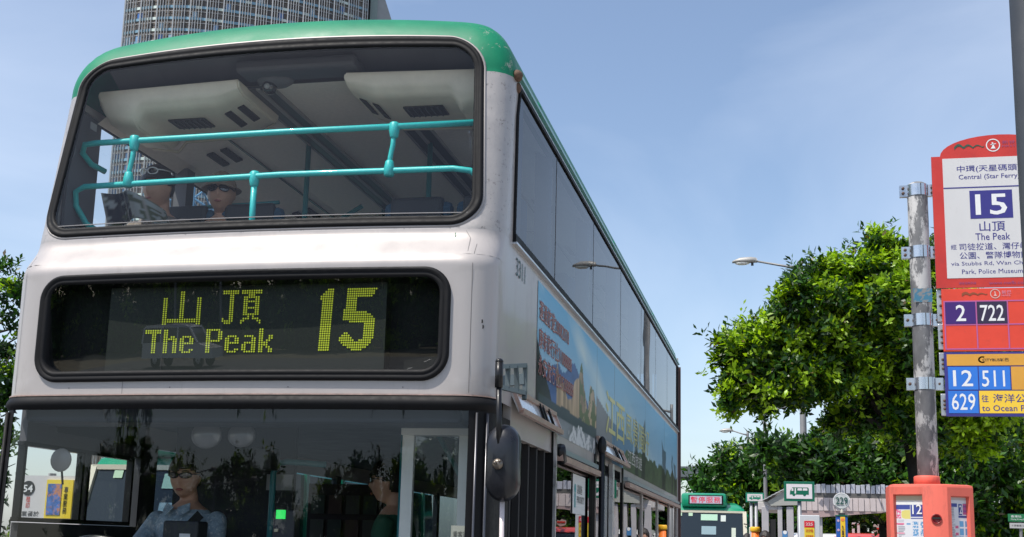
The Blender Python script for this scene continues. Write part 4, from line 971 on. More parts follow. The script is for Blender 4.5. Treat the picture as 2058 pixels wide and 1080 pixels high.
def leaves(blobs, ncl, per, size, seed, young=.28, clump=17, spread=1.0, curl=.25, aspect=.42):
    """rosettes of real leaves through the outer part of lumpy crowns"""
    r = np.random.default_rng(seed); vol = np.array([b[1][0]*b[1][1]+b[1][1]*b[1][2]+b[1][0]*b[1][2] for b in blobs]); pick = r.choice(len(blobs), ncl, p=vol/vol.sum())
    c = np.array([b[0] for b in blobs])[pick]; rad = np.array([b[1] for b in blobs])[pick]
    d = r.normal(size=(ncl, 3)); d /= np.linalg.norm(d, axis=1)[:, None]
    lump = 1+.16*np.sin(d[:, 0]*7+pick*1.3)+.13*np.sin(d[:, 1]*9+pick)+.13*np.sin(d[:, 2]*8+d[:, 0]*6+pick*2.1)
    t = r.uniform(.52, 1.0, ncl)**.6*lump
    K = max(30, ncl//clump); hd = r.normal(size=(K, 3)); hd /= np.linalg.norm(hd, axis=1)[:, None]; hp = r.choice(len(blobs), K, p=vol/vol.sum())
    hc_ = np.array([b[0] for b in blobs])[hp]; hr_ = np.array([b[1] for b in blobs])[hp]; hc_ = hc_+hd*hr_*(r.uniform(.30, .86, K)**.5)[:, None]
    own = r.integers(0, K, ncl); off = r.normal(size=(ncl, 3)); off *= (np.abs(r.normal(size=ncl))*.8*size*1.5/np.linalg.norm(off, axis=1))[:, None]
    d = hd[own]+off/size*.18; d /= np.linalg.norm(d, axis=1)[:, None]
    p = hc_[own]+off; pick = hp[own]
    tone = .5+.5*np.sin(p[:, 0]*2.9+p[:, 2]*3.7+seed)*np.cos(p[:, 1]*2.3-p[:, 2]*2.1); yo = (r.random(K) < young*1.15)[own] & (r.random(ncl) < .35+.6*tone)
    ax = d+np.array([0, 0, .55]); ax += r.normal(size=ax.shape)*.35; ax /= np.linalg.norm(ax, axis=1)[:, None]
    n = ncl*per; P = np.repeat(p, per, 0); A = np.repeat(ax, per, 0)
    q = r.normal(size=(n, 3)); q -= A*(q*A).sum(1)[:, None]; q /= np.linalg.norm(q, axis=1)[:, None]
    el = r.uniform(.1, 1.15, n)[:, None]; D = q*np.cos(el)+A*np.sin(el)
    S = np.cross(D, A+.01); S /= np.linalg.norm(S, axis=1)[:, None]; S += r.normal(size=S.shape)*.25; S /= np.linalg.norm(S, axis=1)[:, None]; Nn = np.cross(S, D)
    ln = (size*r.uniform(.65, 1.25, n))[:, None]; P = P+r.normal(size=P.shape)*size*.35*spread
    v0 = P; v1 = P+D*ln*.5+S*ln*aspect*.5+Nn*ln*curl*.2; v2 = P+D*ln-Nn*ln*curl*.25; v3 = P+D*ln*.5-S*ln*aspect*.5+Nn*ln*curl*.2
    V = np.stack([v0, v1, v2, v3], 1).reshape(-1, 3)
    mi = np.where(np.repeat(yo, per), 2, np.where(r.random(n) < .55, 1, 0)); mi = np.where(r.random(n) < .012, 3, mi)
    return V, mi
def rawmesh(name, V, nf, mi, mats, parent):
    me = bpy.data.meshes.new(name); me.vertices.add(len(V)); me.vertices.foreach_set('co', np.asarray(V, dtype=np.float32).ravel())
    me.loops.add(nf*4); me.loops.foreach_set('vertex_index', np.arange(nf*4, dtype=np.int32)); me.polygons.add(nf)
    me.polygons.foreach_set('loop_start', np.arange(0, nf*4, 4, dtype=np.int32)); me.polygons.foreach_set('loop_total', np.full(nf, 4, dtype=np.int32))
    for m_ in mats: me.materials.append(m_)
    me.polygons.foreach_set('material_index', mi.astype(np.int32)); me.update(); me.validate()
    return link(name, me, parent)
def tree(label, base, blobs, ncl, per, size, seed, young=.28, limbs=None, name='broadleaf_tree', group=None, tr=.16, twigs=40):
    t = thing(name, label, 'tree', base, 0, group); base = Vector(base); r0 = random.Random(seed+7)
    n0 = len(blobs)
    if ncl > 2000:
        for b in list(blobs):
            for _ in range(4):
                d = Vector((r0.gauss(0, 1), r0.gauss(0, 1), r0.gauss(.3, 1))).normalized(); s_ = r0.uniform(.22, .42); blobs.append(((b[0][0]+d.x*b[1][0]*.95, b[0][1]+d.y*b[1][1]*.9, b[0][2]+d.z*b[1][2]*.98), tuple(q*s_ for q in b[1])))
    cen = sum((Vector(b[0]) for b in blobs), Vector())/len(blobs); zl = min(b[0][2]-b[1][2] for b in blobs)
    fork = Vector((base.x*.7+cen.x*.3, base.y*.7+cen.y*.3, max(base.z+.8, zl+(cen.z-zl)*.15)))
    mb = MB(); mb.tube([base, base.lerp(fork, .5)+Vector((.05, .03, 0)), fork], tr, 10, rs=[tr*1.5, tr*1.05, tr*.9])
    rr = random.Random(seed)
    for b in blobs[:n0]:
        e = Vector(b[0]); m1 = fork.lerp(e, .42)+Vector((0, 0, .13*(e-fork).length))+Vector((rr.uniform(-.15, .15), rr.uniform(-.15, .15), rr.uniform(-.05, .25)))*min(1, b[1][0])
        m0 = fork.lerp(m1, .5)+Vector((rr.uniform(-.3, .3), rr.uniform(-.3, .3), rr.uniform(-.2, .1)))*tr*1.6; mb.tube([fork, m0, m1, m1.lerp(e, .5)+Vector((rr.uniform(-1, 1), rr.uniform(-1, 1), .3))*tr, e], tr*.4, 7, rs=[tr*.6, tr*.48, tr*.36, tr*.24, tr*.12])
        for k in range(max(2, twigs//n0)):
            d = Vector((rr.gauss(0, 1), rr.gauss(0, 1), rr.gauss(0, 1))).normalized(); q_ = e+Vector((d.x*b[1][0], d.y*b[1][1], d.z*b[1][2]))*.88; s = m1.lerp(e, rr.uniform(.2, 1))
            mb.tube([s, s.lerp(q_, .5)+Vector((0, 0, .06)), q_], tr*.08, 5, rs=[tr*.14, tr*.09, tr*.03])
    mb.build('trunk', bark, t, True)
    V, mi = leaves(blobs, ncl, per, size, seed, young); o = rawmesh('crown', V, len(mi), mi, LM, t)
    return t
KS = .525
kk = lambda b: ((2.535+(b[0][0]-2.535)*KS, -5.3+(b[0][1]+5.3)*KS, 1.65+(b[0][2]-1.65)*KS), tuple(r_*KS for r_ in b[1]))
tree('large glossy tree with bright young leaves just left of the bus stop pole', (3.80, 5.75, .13),
  [kk(b) for b in [((2.10, 14.8, 4.80), (.66, .8, .52)), ((2.65, 14.9, 5.05), (.72, .9, .50)), ((3.15, 15, 5.35), (.88, 1.0, .66)), ((2.98, 15, 5.85), (.32, .5, .30)), ((3.65, 15.2, 5.95), (.75, .9, .55)), ((4.5, 15.2, 6.10), (.8, 1, .68)), ((4.9, 15, 5.3), (1.1, 1.2, .9)),
   ((2.15, 14.6, 4.15), (.56, .7, .27)), ((2.8, 14.7, 4.4), (.7, .8, .36)), ((3.9, 15.6, 5.0), (.9, .9, .65)), ((4.8, 15.4, 4.4), (.7, .9, .5)), ((5.6, 15, 4.4), (.9, 1.0, .9)), ((3.6, 15, 4.5), (.7, .8, .35)), ((4.3, 15.6, 4.0), (.55, .7, .30)), ((3.75, 15.8, 3.85), (.42, .6, .16)), ((5.4, 15.4, 3.7), (.7, .7, .4)), ((4.7, 15.4, 3.6), (.5, .6, .25))]],
  13500, 9, .066, 11, .68, tr=.055, twigs=130)
tree('dark lower tree under and behind the large glossy tree', (4.35, 17.6, .13),
  [((2.45, 17.2, 3.40), (.50, .7, .24)), ((3.1, 17.3, 3.22), (.65, .8, .40)), ((3.9, 17.6, 3.15), (.85, .9, .60)), ((4.35, 17.7, 3.65), (.6, .8, .4)), ((4.9, 17.6, 3.6), (.9, .9, .6)), ((5.7, 17.4, 3.3), (.8, .9, .6)), ((4.4, 17.5, 2.6), (.9, .8, .4)), ((5.3, 17.5, 2.5), (.9, .8, .5))],
  6200, 9, .15, 21, .14, tr=.16, twigs=60)  # few young leaves: shade from the crown above is put into the leaf colours
tree('dark rounded tree beyond the green minibus, below the distant lamp', (1.9, 29, .13),
  [((.75, 28.6, 3.45), (.62, .8, .42)), ((1.35, 28.7, 3.75), (.7, .9, .6)), ((2.1, 28.7, 3.6), (.8, 1, .65)), ((3.0, 28.8, 3.5), (.9, 1, .8)), ((1.2, 28.7, 3.0), (.8, .9, .5)), ((2.0, 28.7, 2.8), (.9, .9, .55)), ((3.2, 28.7, 2.6), (1.0, .9, .7)), ((1.4, 28.7, 2.2), (.8, .8, .5)), ((2.6, 28.7, 2.0), (.8, .8, .5))], 4600, 8, .19, 12, .16)
tree('leafy tree rising behind the shelter roof and ad pillar', (5.2, 24, .13), [((4.4, 24, 3.3), (1.2, 1, .8)), ((5.4, 24, 3.2), (1.2, 1, .9)), ((3.7, 24, 2.7), (.9, .9, .6)), ((4.9, 24, 2.3), (1.2, 1, .8)), ((4.2, 24, 4.1), (.8, .8, .6))], 3200, 8, .18, 13, .1)
tree('sunlit small-leaved tree right of the orange timetable case', (6.7, 18.6, .13), [((5.9, 18.5, 3.1), (.9, .9, .8)), ((6.8, 18.5, 3.6), (.9, .9, .8)), ((6.3, 18.4, 2.5), (1.0, .9, .6)), ((7.4, 18.6, 2.8), (1.0, .9, .9)), ((5.3, 18.8, 2.5), (.7, .8, .6)), ((5.7, 18.4, 1.9), (.8, .8, .5)), ((6.9, 18.4, 1.8), (.9, .8, .5))], 3400, 9, .13, 14, .30)
tree('thin tree at the right edge behind the plain grey post', (8.3, 24, .13), [((7.7, 24, 3.9), (1.1, 1, .9)), ((8.6, 24, 3.4), (1.1, 1, 1.0)), ((7.3, 24, 2.7), (1.1, 1, .8)), ((8.6, 24, 2.2), (1.1, 1, .8))], 2200, 8, .18, 15, .2)
tree('dark dense tree behind the left side of the bus', (-8.6, 9.4, 0), [((-7.7, 8.8, 4.5), (.95, .9, .75)), ((-7.3, 8.6, 3.5), (.75, .8, .8)), ((-8.6, 8.9, 3.3), (1.1, .9, .9)), ((-7.7, 8.6, 2.4), (.8, .8, .8)), ((-8.7, 8.9, 2.0), (1.1, .9, .8)), ((-7.6, 8.6, 1.4), (.8, .8, .6)), ((-9.3, 8.9, 4.3), (1, .9, .8))], 4200, 8, .10, 16, .16)
tree('low bushy tree below the dark flyover beyond the minibus', (.5, 46, .13), [((.2, 46, 3.5), (1.0, 1, .55)), ((1.2, 46, 3.3), (1.1, 1, .6)), ((.4, 46, 2.6), (1.2, 1, .8)), ((1.5, 46, 2.4), (1.2, 1, .7))], 1500, 7, .24, 17, .2)
# trees across the road behind the camera (they are what the windscreen mirrors)
rr = random.Random(5)
for i in range(13):
    bx = -44+i*4.0+rr.uniform(-.5, .5); hh = 6.9+rr.uniform(-.6, 1.0)+(1.8 if i in (1, 2) else 0)
    bl = [((bx+rr.uniform(-1.6, 1.6), -54+rr.uniform(-1, 1), hh*f), (2.3, 1.6, 1.3)) for f in (.12, .25, .38, .5, .62, .75, .86)]
    tree('dense roadside tree behind the photographer, mirrored in the bus windscreen', (bx, -54, 0), bl, 1500, 7, .42, 40+i, .2, group='trees across the road mirrored in the glass', twigs=6)
hb_ = thing('hedge', 'long dark clipped hedge across the road behind the photographer', 'hedge', (-20, -57, 0))
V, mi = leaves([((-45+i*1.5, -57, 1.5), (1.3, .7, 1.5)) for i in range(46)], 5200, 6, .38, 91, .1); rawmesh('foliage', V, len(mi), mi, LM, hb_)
B('stems', (-46, -57.3, 0), (24, -56.7, 2.4), M('hedge_core', (.02, .03, .015), .95), hb_)
# ================================================================== TOWER
twc = M('bronze_louvre', (.13, .11, .095), .5, .1, var=.25, vs=.4); fin = M('pale_fin', (.52, .52, .51), .45, .3); spm = M('blue_grey_spandrel', (.22, .36, .44), .25, .2, var=.3, vs=.35); spw = M('white_spandrel', (.62, .72, .68), .35)
def panemat():
    mt = bpy.data.materials.new('tower_window_glass'); mt.use_nodes = True; t = mt.node_tree; b = t.nodes['Principled BSDF']
    oi = t.nodes.new('ShaderNodeObjectInfo'); cr_ = t.nodes.new('ShaderNodeValToRGB'); cr_.color_ramp.interpolation = 'CONSTANT'
    e = cr_.color_ramp.elements; e[0].position = 0; e[0].color = (.05, .15, .42, 1); e[1].position = .35; e[1].color = (.03, .04, .06, 1)
    for p_, c_ in ((.45, (.16, .30, .50, 1)), (.6, (.10, .09, .08, 1)), (.7, (.06, .19, .50, 1)), (.8, (.45, .50, .50, 1)), (.88, (.28, .40, .50, 1))): n_ = e.new(p_); n_.color = c_
    t.links.new(oi.outputs['Random'], cr_.inputs[0]); t.links.new(cr_.outputs[0], b.inputs['Base Color']); b.inputs['Roughness'].default_value = .08; b.inputs['Specular IOR Level'].default_value = .8
    return mt
pm = panemat(); brz = M('bronze_window', (.075, .062, .055), .3, .2, var=.3, vs=.5)
tower = thing('office_tower', 'tall curved glass office tower rising behind the bus roof', 'skyscraper', (-180, 352, 0))
vd = Vector((-180-2.5, 352+5.3, 0)).normalized(); ud = Vector((vd.y, -vd.x, 0))   # ud runs to the right as seen from the street
O = Vector((-181, 350, 0))
def plan(u):
    d = 46-sqrt(46**2-u*u) if -45 < u < 0 else 118-sqrt(118**2-u*u)
    p = O+ud*u+vd*d; return p
def pn(u): a = plan(u+.2)-plan(u-.2); return Vector((-a.y, a.x, 0)).normalized()*-1
U0, U1 = -29.8, 52.0; HT = 232
nb_u = 46; us = [U0+(U1-U0)*i/nb_u for i in range(nb_u+1)]
def nrm(u):
    a = (plan(u+.2)-plan(u-.2)).normalized(); n = Vector((a.y, -a.x, 0)); return n
mb = MB(); P = [plan(u) for u in us]
back = [P[-1]+vd*30, P[0]+vd*30]
mb.prism([Vector((p.x, p.y, 0)) for p in P+back], (0, 0, HT)); mb.build('wall', twc, tower)
mb = MB(); bayw = (U1-U0)/nb_u*3
FL = 4.1
floors = range(22, 56)
sb = MB(); sw = MB(); th_ = MB()
for f in floors:
    z = f*FL; kind = f % 3
    for i in range(nb_u):
        a, b = us[i], us[i+1]; n0 = nrm(a)*.25; n1 = nrm(b)*.25; pa_, pb_ = plan(a)+n0, plan(b)+n1
        q_ = sw if ((i*7+f*3) % 11 == 0 or i % 12 == 5) else sb
        q_.prism([Vector((pa_.x, pa_.y, z)), Vector((pb_.x, pb_.y, z)), Vector((pb_.x, pb_.y, z+.95)), Vector((pa_.x, pa_.y, z+.95))], -n0)
        th_.prism([Vector((pa_.x, pa_.y, z+2.9)), Vector((pb_.x, pb_.y, z+2.9)), Vector((pb_.x, pb_.y, z+3.02)), Vector((pa_.x, pa_.y, z+3.02))], n0*.6)
o = sb.build('spandrel', spm, tower); o['kind'] = 'stuff'; o = sw.build('white_spandrel', spw, tower); o['kind'] = 'stuff'; o = th_.build('transom', fin, tower); o['kind'] = 'stuff'
fb_ = MB()
for i in range(nb_u*2+1):
    if i % 6 in (5,): continue
    u = U0+(U1-U0)*i/(nb_u*2); p = plan(u); n = nrm(u); t_ = .17 if i % 6 else .36
    a = ud*t_*.5
    fb_.prism([p-a+n*.3, p+a+n*.3, p+a+n*.75, p-a+n*.75], (0, 0, HT))
o = fb_.build('vertical_fin', fin, tower); o['kind'] = 'stuff'
# window panes: the largest in view are parts, the others one part
cand = []
for f in floors:
    z = f*FL
    for k in range(nb_u//2):
        i = k*2
        if (k*5+f//4) % 7 in (2,) and f % 4: continue
        up = (U0+(U1-U0)*(i+.35)/nb_u, U0+(U1-U0)*(i+1.25)/nb_u)
        vis = (z > 150) or (z > 95 and k < 10)
        cand.append((not vis, abs(z-168), f, k, up, z))
cand.sort(key=lambda c: (c[0], c[1])); rest = MB(); pane_me = None
for idx, (nv_, _, f, k, (a, b), z) in enumerate(cand):
    n0 = nrm((a+b)/2); pa_, pb_ = plan(a)+n0*.2, plan(b)+n0*.2
    if idx < 300:
        c_ = (pa_+pb_)/2; w_ = (pb_-pa_).length
        if pane_me is None:
            t = MB().box((-.5, -.04, 0), (.5, .04, 1)); pane_me = bpy.data.meshes.new('window_pane'); pane_me.from_pydata(t.V, [], t.F); pane_me.materials.append(pm)
        o = link('window_pane', pane_me, tower); bz = z > 166 and (k*3+f) % 5 != 0
        if bz: o.material_slots[0].link = 'OBJECT'; o.material_slots[0].material = brz
        o.location = (c_.x, c_.y, z+1.0); o.scale = (w_, 1, 1.85); o.rotation_euler = (0, 0, atan2((pb_-pa_).y, (pb_-pa_).x))
    else: rest.prism([Vector((pa_.x, pa_.y, z+1.0)), Vector((pb_.x, pb_.y, z+1.0)), Vector((pb_.x, pb_.y, z+2.85)), Vector((pa_.x, pa_.y, z+2.85))], -n0*.1)
rb_ = rest.build('window_panes', M('tower_glass_far', (.06, .12, .22), .12, spec=.8, var=.4, vs=.2), tower); rb_['kind'] = 'stuff'
# hotel wing with lettering on its corner
wing = thing('hotel_block', 'grey hotel block with sign letters right of the curved tower', 'building', (-120, 350, 0))
wp_ = plan(U1); c0_ = wp_+ud*1.6+vd*3
quad = [c0_, c0_+ud*2.6, c0_+ud*2.6+vd*20, c0_+vd*20]
MB().prism([Vector((p.x, p.y, 0)) for p in quad], (0, 0, 214)).build('stair_core', M('grey_green_cladding', (.22, .28, .27), .5, var=.1, vs=.3), wing)
q0 = c0_+ud*2.6+vd*1
q1 = q0+ud*7.6+vd*3
MB().prism([Vector((p.x, p.y, 0)) for p in (q0, q1, q1+vd*18, q0+vd*18)], (0, 0, 164)).add([Vector((p.x, p.y, h_)) for h_, p in ((164, q0), (164, q1), (164, q1+vd*18), (164, q0+vd*18), (204, q0), (185, q1), (185, q1+vd*18), (204, q0+vd*18))], [(0, 1, 5, 4), (1, 2, 6, 5), (2, 3, 7, 6), (3, 0, 4, 7), (4, 5, 6, 7)]).build('wall', M('pale_stone_cladding', (.30, .31, .32), .6, var=.08, vs=.4), wing)
uu = (q1-q0).normalized(); nn_ = Vector((uu.y, -uu.x, 0))
lettering('FOUR SEASONS', (q0+nn_*.05+Vector((0, 0, 184.0))), uu, Z, 6.6, 1.7, blackprint, wing, 'lettering', .02)
mb = MB()
for i in range(10):
    for j in range(3): a = q0+uu*(1.0+j*2.2)+nn_*.05; mb.prism([Vector((a.x, a.y, 118+i*4)), Vector(((a+uu*1.5).x, (a+uu*1.5).y, 118+i*4)), Vector(((a+uu*1.5).x, (a+uu*1.5).y, 120+i*4)), Vector((a.x, a.y, 120+i*4))], nn_*.02)
mb.build('window_panes', M('hotel_glass', (.04, .07, .12), .1, spec=.8), wing)
# flyover and lattice mast
fl_ = thing('flyover', 'dark concrete flyover low on the horizon beyond the minibus', 'bridge', (-10, 200, 0))
MB().box((-60, 196, 13.2), (30, 206, 14.9)).build('deck', M('flyover_concrete', (.10, .12, .13), .8, var=.1), fl_)
mb = MB()
for x in (-50, -30, -10, 10, 28): mb.box((x-1, 198, 0), (x+1, 204, 13.2))
mb.build('pier', M('pier_concrete', (.25, .25, .24), .8), fl_)
lat = thing('lattice_mast', 'blue steel lattice crane mast seen through the upper deck side window', 'crane', (-29.5, 54, 0))
mb = MB(); blm = M('blue_steel', (.10, .25, .40), .5, .3)
a0_, hh_ = 1.1, 21
for (x, y) in ((-a0_, -a0_), (a0_, -a0_), (a0_, a0_), (-a0_, a0_)): mb.bar((-29.2+x, 54+y, 0), (-29.2+x+0, 54+y, hh_), .14, .14)
mb.build('mast_leg', blm, lat)
mb = MB(); st_ = 1.5
for k in range(int(hh_/st_)):
    z = k*st_
    cs = [(-a0_, -a0_), (a0_, -a0_), (a0_, a0_), (-a0_, a0_)]
    for i in range(4):
        p, q_ = cs[i], cs[(i+1) % 4]
        mb.bar((-29.2+p[0], 54+p[1], z), (-29.2+q_[0], 54+q_[1], z+st_), .07, .07); mb.bar((-29.2+q_[0], 54+q_[1], z), (-29.2+p[0], 54+p[1], z+st_), .07, .07); mb.bar((-29.2+p[0], 54+p[1], z), (-29.2+q_[0], 54+q_[1], z), .07, .07)
mb.build('mast_bracing', blm, lat)
# ================================================================== VEHICLES
def loft(prof, w_, name, mt, parent, inset=None, local=True):
    """body from side outline (y,z) with rounded shoulders; inset(z) gives half width"""
    V = []; F = []; n = len(prof); xs_ = (-1, -.94, -.6, 0, .6, .94, 1)
    for k in xs_:
        for (y, z) in prof:
            hw = (inset(z) if inset else w_/2); dz = 0 if abs(k) < .95 else .0
            sc = 1 if abs(k) < .95 else .985
            yc = sum(p[0] for p in prof)/n; zc_ = sum(p[1] for p in prof)/n
            V.append((k*hw, yc+(y-yc)*sc, zc_+(z-zc_)*sc))
    for j in range(len(xs_)-1):
        for i in range(n): F.append((j*n+i, (j+1)*n+i, (j+1)*n+(i+1) % n, j*n+(i+1) % n))
    F.append(tuple(range(n))); F.append(tuple(range((len(xs_)-1)*n, len(xs_)*n))[::-1])
    o = mesh(name, V, F, mt, parent, local=local); bm = bmesh.new(); bm.from_mesh(o.data); bmesh.ops.recalc_face_normals(bm, faces=bm.faces)
    bm.to_mesh(o.data); bm.free(); autosm(o, 35); return o
def wheels(t, ys_, hw, r_):
    for y in ys_:
        for sx in (-1, 1):
            w2 = MB().lathe((sx*hw, y, r_), [(r_*.6, -.09), (r_*.95, -.1), (r_, -.06), (r_, .06), (r_*.95, .1), (r_*.6, .09)], 20, 'x').build('wheel', rubber, t, True, True)
            MB().lathe((sx*hw, y, r_), [(.03, sx*.09), (r_*.3, sx*.10), (r_*.62, sx*.085)], 14, 'x').build('rim', alu, w2, True, True)
cream = M('cream_paint', (.62, .58, .46), .35, coat=.4); mgreen = M('minibus_green_paint', (.0, .26, .13), .3, coat=.6, var=.05, vs=3); carglass = M('dark_car_glass', (.012, .02, .026), .06, coat=.25, spec=.45)
def minibus(label, loc, rz=0, group=None):
    t = thing('minibus', label, 'minibus', loc, rz, group); H = 2.70
    hw = lambda z: .97-.035*max(0, z-1.1)-.12*max(0, z-2.35)
    loft([(.05, .35), (-.02, .9), (.10, 1.35), (6.6, 1.35), (6.7, .35)], 1.94, 'lower_body', cream, t, hw)
    loft([(.08, 1.36), (.42, 2.34), (6.45, 2.34), (6.6, 1.36)], 1.9, 'body', carglass, t, hw)
    loft([(.40, 2.33), (.44, 2.42), (.60, 2.50), (1.0, 2.57), (6.2, 2.57), (6.4, 2.48), (6.47, 2.33)], 1.8, 'roof', mgreen, t, lambda z: .93-.25*max(0, (z-2.33)/.24)**2)
    mb = MB()
    for sx in (-1, 1):
        mb.bar((sx*.955, .09, 1.36), (sx*.925, .43, 2.34), .09, .07)
        for y in (1.5, 2.6, 3.7, 4.8, 5.9): MB().bar((sx*.965, y, 1.36), (sx*.93, y, 2.34), .06, .09).build('window_pillar', mgreen, t, local=True)
    mb.bar((-.93, .42, 2.33), (.93, .42, 2.33), .06, .05); mb.build('windscreen_surround', cream, t, local=True)
    bx_ = MB().box((-.60, .34, 2.44), (.50, 1.1, 2.78), .07).build('roof_sign_box', mgreen, t, local=True)
    autosm(bx_, 40)
    s = MB().box((-.42, .325, 2.50), (.42, .345, 2.73), .008).build('sign_frame', blackp, bx_, local=True)
    MB().box((-.385, .32, 2.525), (.385, .326, 2.705)).build('sign_face', M('lilac_white_sign', (.50, .50, .58), .4), bx_, local=True)
    for i, ch in enumerate('暫停服務'):
        a, F_ = textmesh(ch, 2, .008); lo, hi = a.min(0), a.max(0)
        mesh('lettering', [(-.365+i*.187+(p[0]-lo[0])/(hi[0]-lo[0])*.165, .3185, 2.54+(p[1]-lo[1])/(hi[1]-lo[1])*.15) for p in a], F_, M('bright_red_print', (.75, .02, .06), .4), bx_, local=True)
    for x0_, x1_, z0_, z1_, c_ in ((-.68, -.58, 2.22, 2.30, (.35, .5, .35)), (-.42, -.32, 2.22, 2.3, (.35, .5, .35)), (-.12, .28, 2.12, 2.27, (.35, .55, .42)), (.36, .48, 2.10, 2.25, (.5, .55, .52)), (-.1, .25, 1.78, 1.98, (.20, .30, .34)), (.62, .72, 1.72, 1.95, (.45, .5, .42))):
        yy = lambda z: .08+(z-1.36)*.347-.012
        mesh('windscreen_sticker', [(x0_, yy(z0_), z0_), (x1_, yy(z0_), z0_), (x1_, yy(z1_), z1_), (x0_, yy(z1_), z1_)], [(0, 1, 2, 3)], M(f'sticker_{int(c_[0]*100)}_{int(c_[2]*100)}', c_, .6), t, local=True)
    for sx in (-1, 1):
        m_ = MB().tube([(sx*.92, .25, 2.05), (sx*1.08, .10, 2.02), (sx*1.10, .08, 1.9)], .015, 6).build('mirror_arm', blackp, t, local=True)
        MB().box((sx*1.04, .03, 1.70), (sx*1.16, .09, 1.98), .02).build('wing_mirror', cream, m_, local=True)
        MB().ell((sx*.72, -.0, .75), (.14, .05, .11), 12, 8).build('headlight', M('lamp_lens', (.8, .8, .8), .1), t, True, True)
    MB().box((-.95, -.08, .35), (.95, .1, .55), .03).build('bumper', dark, t, local=True)
    w2 = MB().bar((-.5, .03, 1.40), (.1, .10, 1.62), .015, .02); w2.build('wiper', blackp, t, local=True)
    wheels(t, (1.0, 5.2), .86, .36)
    return t
minibus('green and cream minibus with red 暫停服務 roof sign behind the bus', (.73, 24.9, .24))
mb2 = minibus('green minibus seen through the bus driver side window', (-3.36, 5.6, .0), 0)
def car(label, loc, rz, body, roofm, cat='car', name='parked_car', sign=None, h=1.5, ln=4.5):
    t = thing(name, label, cat, loc, rz)
    hw = lambda z: .86-.14*max(0, (z-.9)/.6)
    loft([(0, .35), (.02, .75), (.9, .95), (ln-.8, 1.0), (ln-.05, .85), (ln, .4)], 1.72, 'body', body, t, lambda z: .86)
    loft([(.85, .94), (1.45, h-.10), (ln-1.3, h-.08), (ln-.5, .98)], 1.6, 'cabin_glass', carglass, t, hw)
    loft([(1.40, h-.12), (1.55, h-.03), (2.2, h), (ln-1.6, h-.01), (ln-1.25, h-.10)], 1.5, 'roof', roofm, t, lambda z: .76-.06*max(0, (z-h+.12)/.12))
    mb = MB()
    for sx in (-1, 1): mb.bar((sx*.84, .87, .95), (sx*.74, 1.43, h-.10), .05, .05); mb.bar((sx*.84, ln-.5, 1.0), (sx*.74, ln-1.28, h-.09), .06, .06); mb.bar((sx*.85, 2.4, .96), (sx*.76, 2.4, h-.08), .05, .06)
    mb.build('window_pillar', body, t, local=True)
    for sx in (-1, 1):
        MB().ell((sx*.62, .03, .68), (.16, .05, .08), 12, 8).build('headlight', M('lamp_lens', (.8, .8, .8), .1), t, True, True)
        MB().box((sx*.86, 1.05, .95), (sx*1.02, 1.13, 1.09), .02).build('wing_mirror', body, t, local=True)
    MB().box((-.8, -.05, .32), (.8, .05, .5), .03).build('bumper', dark, t, local=True)
    if sign: s = MB().box((-.18, 2.1, h-.01), (.18, 2.25, h+.13), .02).build('roof_sign', M('taxi_sign_white', (.75, .75, .7), .4), t, local=True)
    wheels(t, (.85, ln-.95), .76, .31); return t
redc = M('red_car_paint', (.62, .05, .03), .25, coat=.8); whc = M('white_car_paint', (.70, .70, .69), .25, coat=.8)
car('red taxi with sloping roof parked right of the ad pillar', (4.35, 17.7, .50), R(0), redc, redc, 'taxi', 'parked_taxi', h=1.55)
car('white car beside the red taxi, left of the ad pillar', (3.45, 19.8, .50), R(0), whc, whc, h=1.56)
# white estate car behind the camera (mirrored in the destination glass)
t = thing('estate_car', 'white estate car across the road, mirrored in the destination glass', 'car', (-20.4, -40.8, 0), R(90))
loft([(0, .4), (.03, .8), (1.0, 1.0), (4.9, 1.05), (5.0, .4)], 1.8, 'body', whc, t, lambda z: .9)
loft([(.9, .98), (1.5, 1.62), (4.8, 1.70), (4.95, 1.05)], 1.7, 'cabin_glass', carglass, t, lambda z: .9-.12*max(0, z-1)/.7)
loft([(1.45, 1.60), (1.7, 1.70), (3, 1.76), (4.7, 1.76), (4.85, 1.66)], 1.6, 'roof', whc, t, lambda z: .80)
mb = MB()
for sx in (-1, 1):
    for y0_, y1_ in ((.92, 1.48), (2.3, 2.3), (3.5, 3.5), (4.9, 4.8)): mb.bar((sx*.90, y0_, 1.0), (sx*.80, y1_, 1.66), .09, .09)
mb.build('window_pillar', whc, t, local=True); wheels(t, (.95, 3.95), .8, .33)
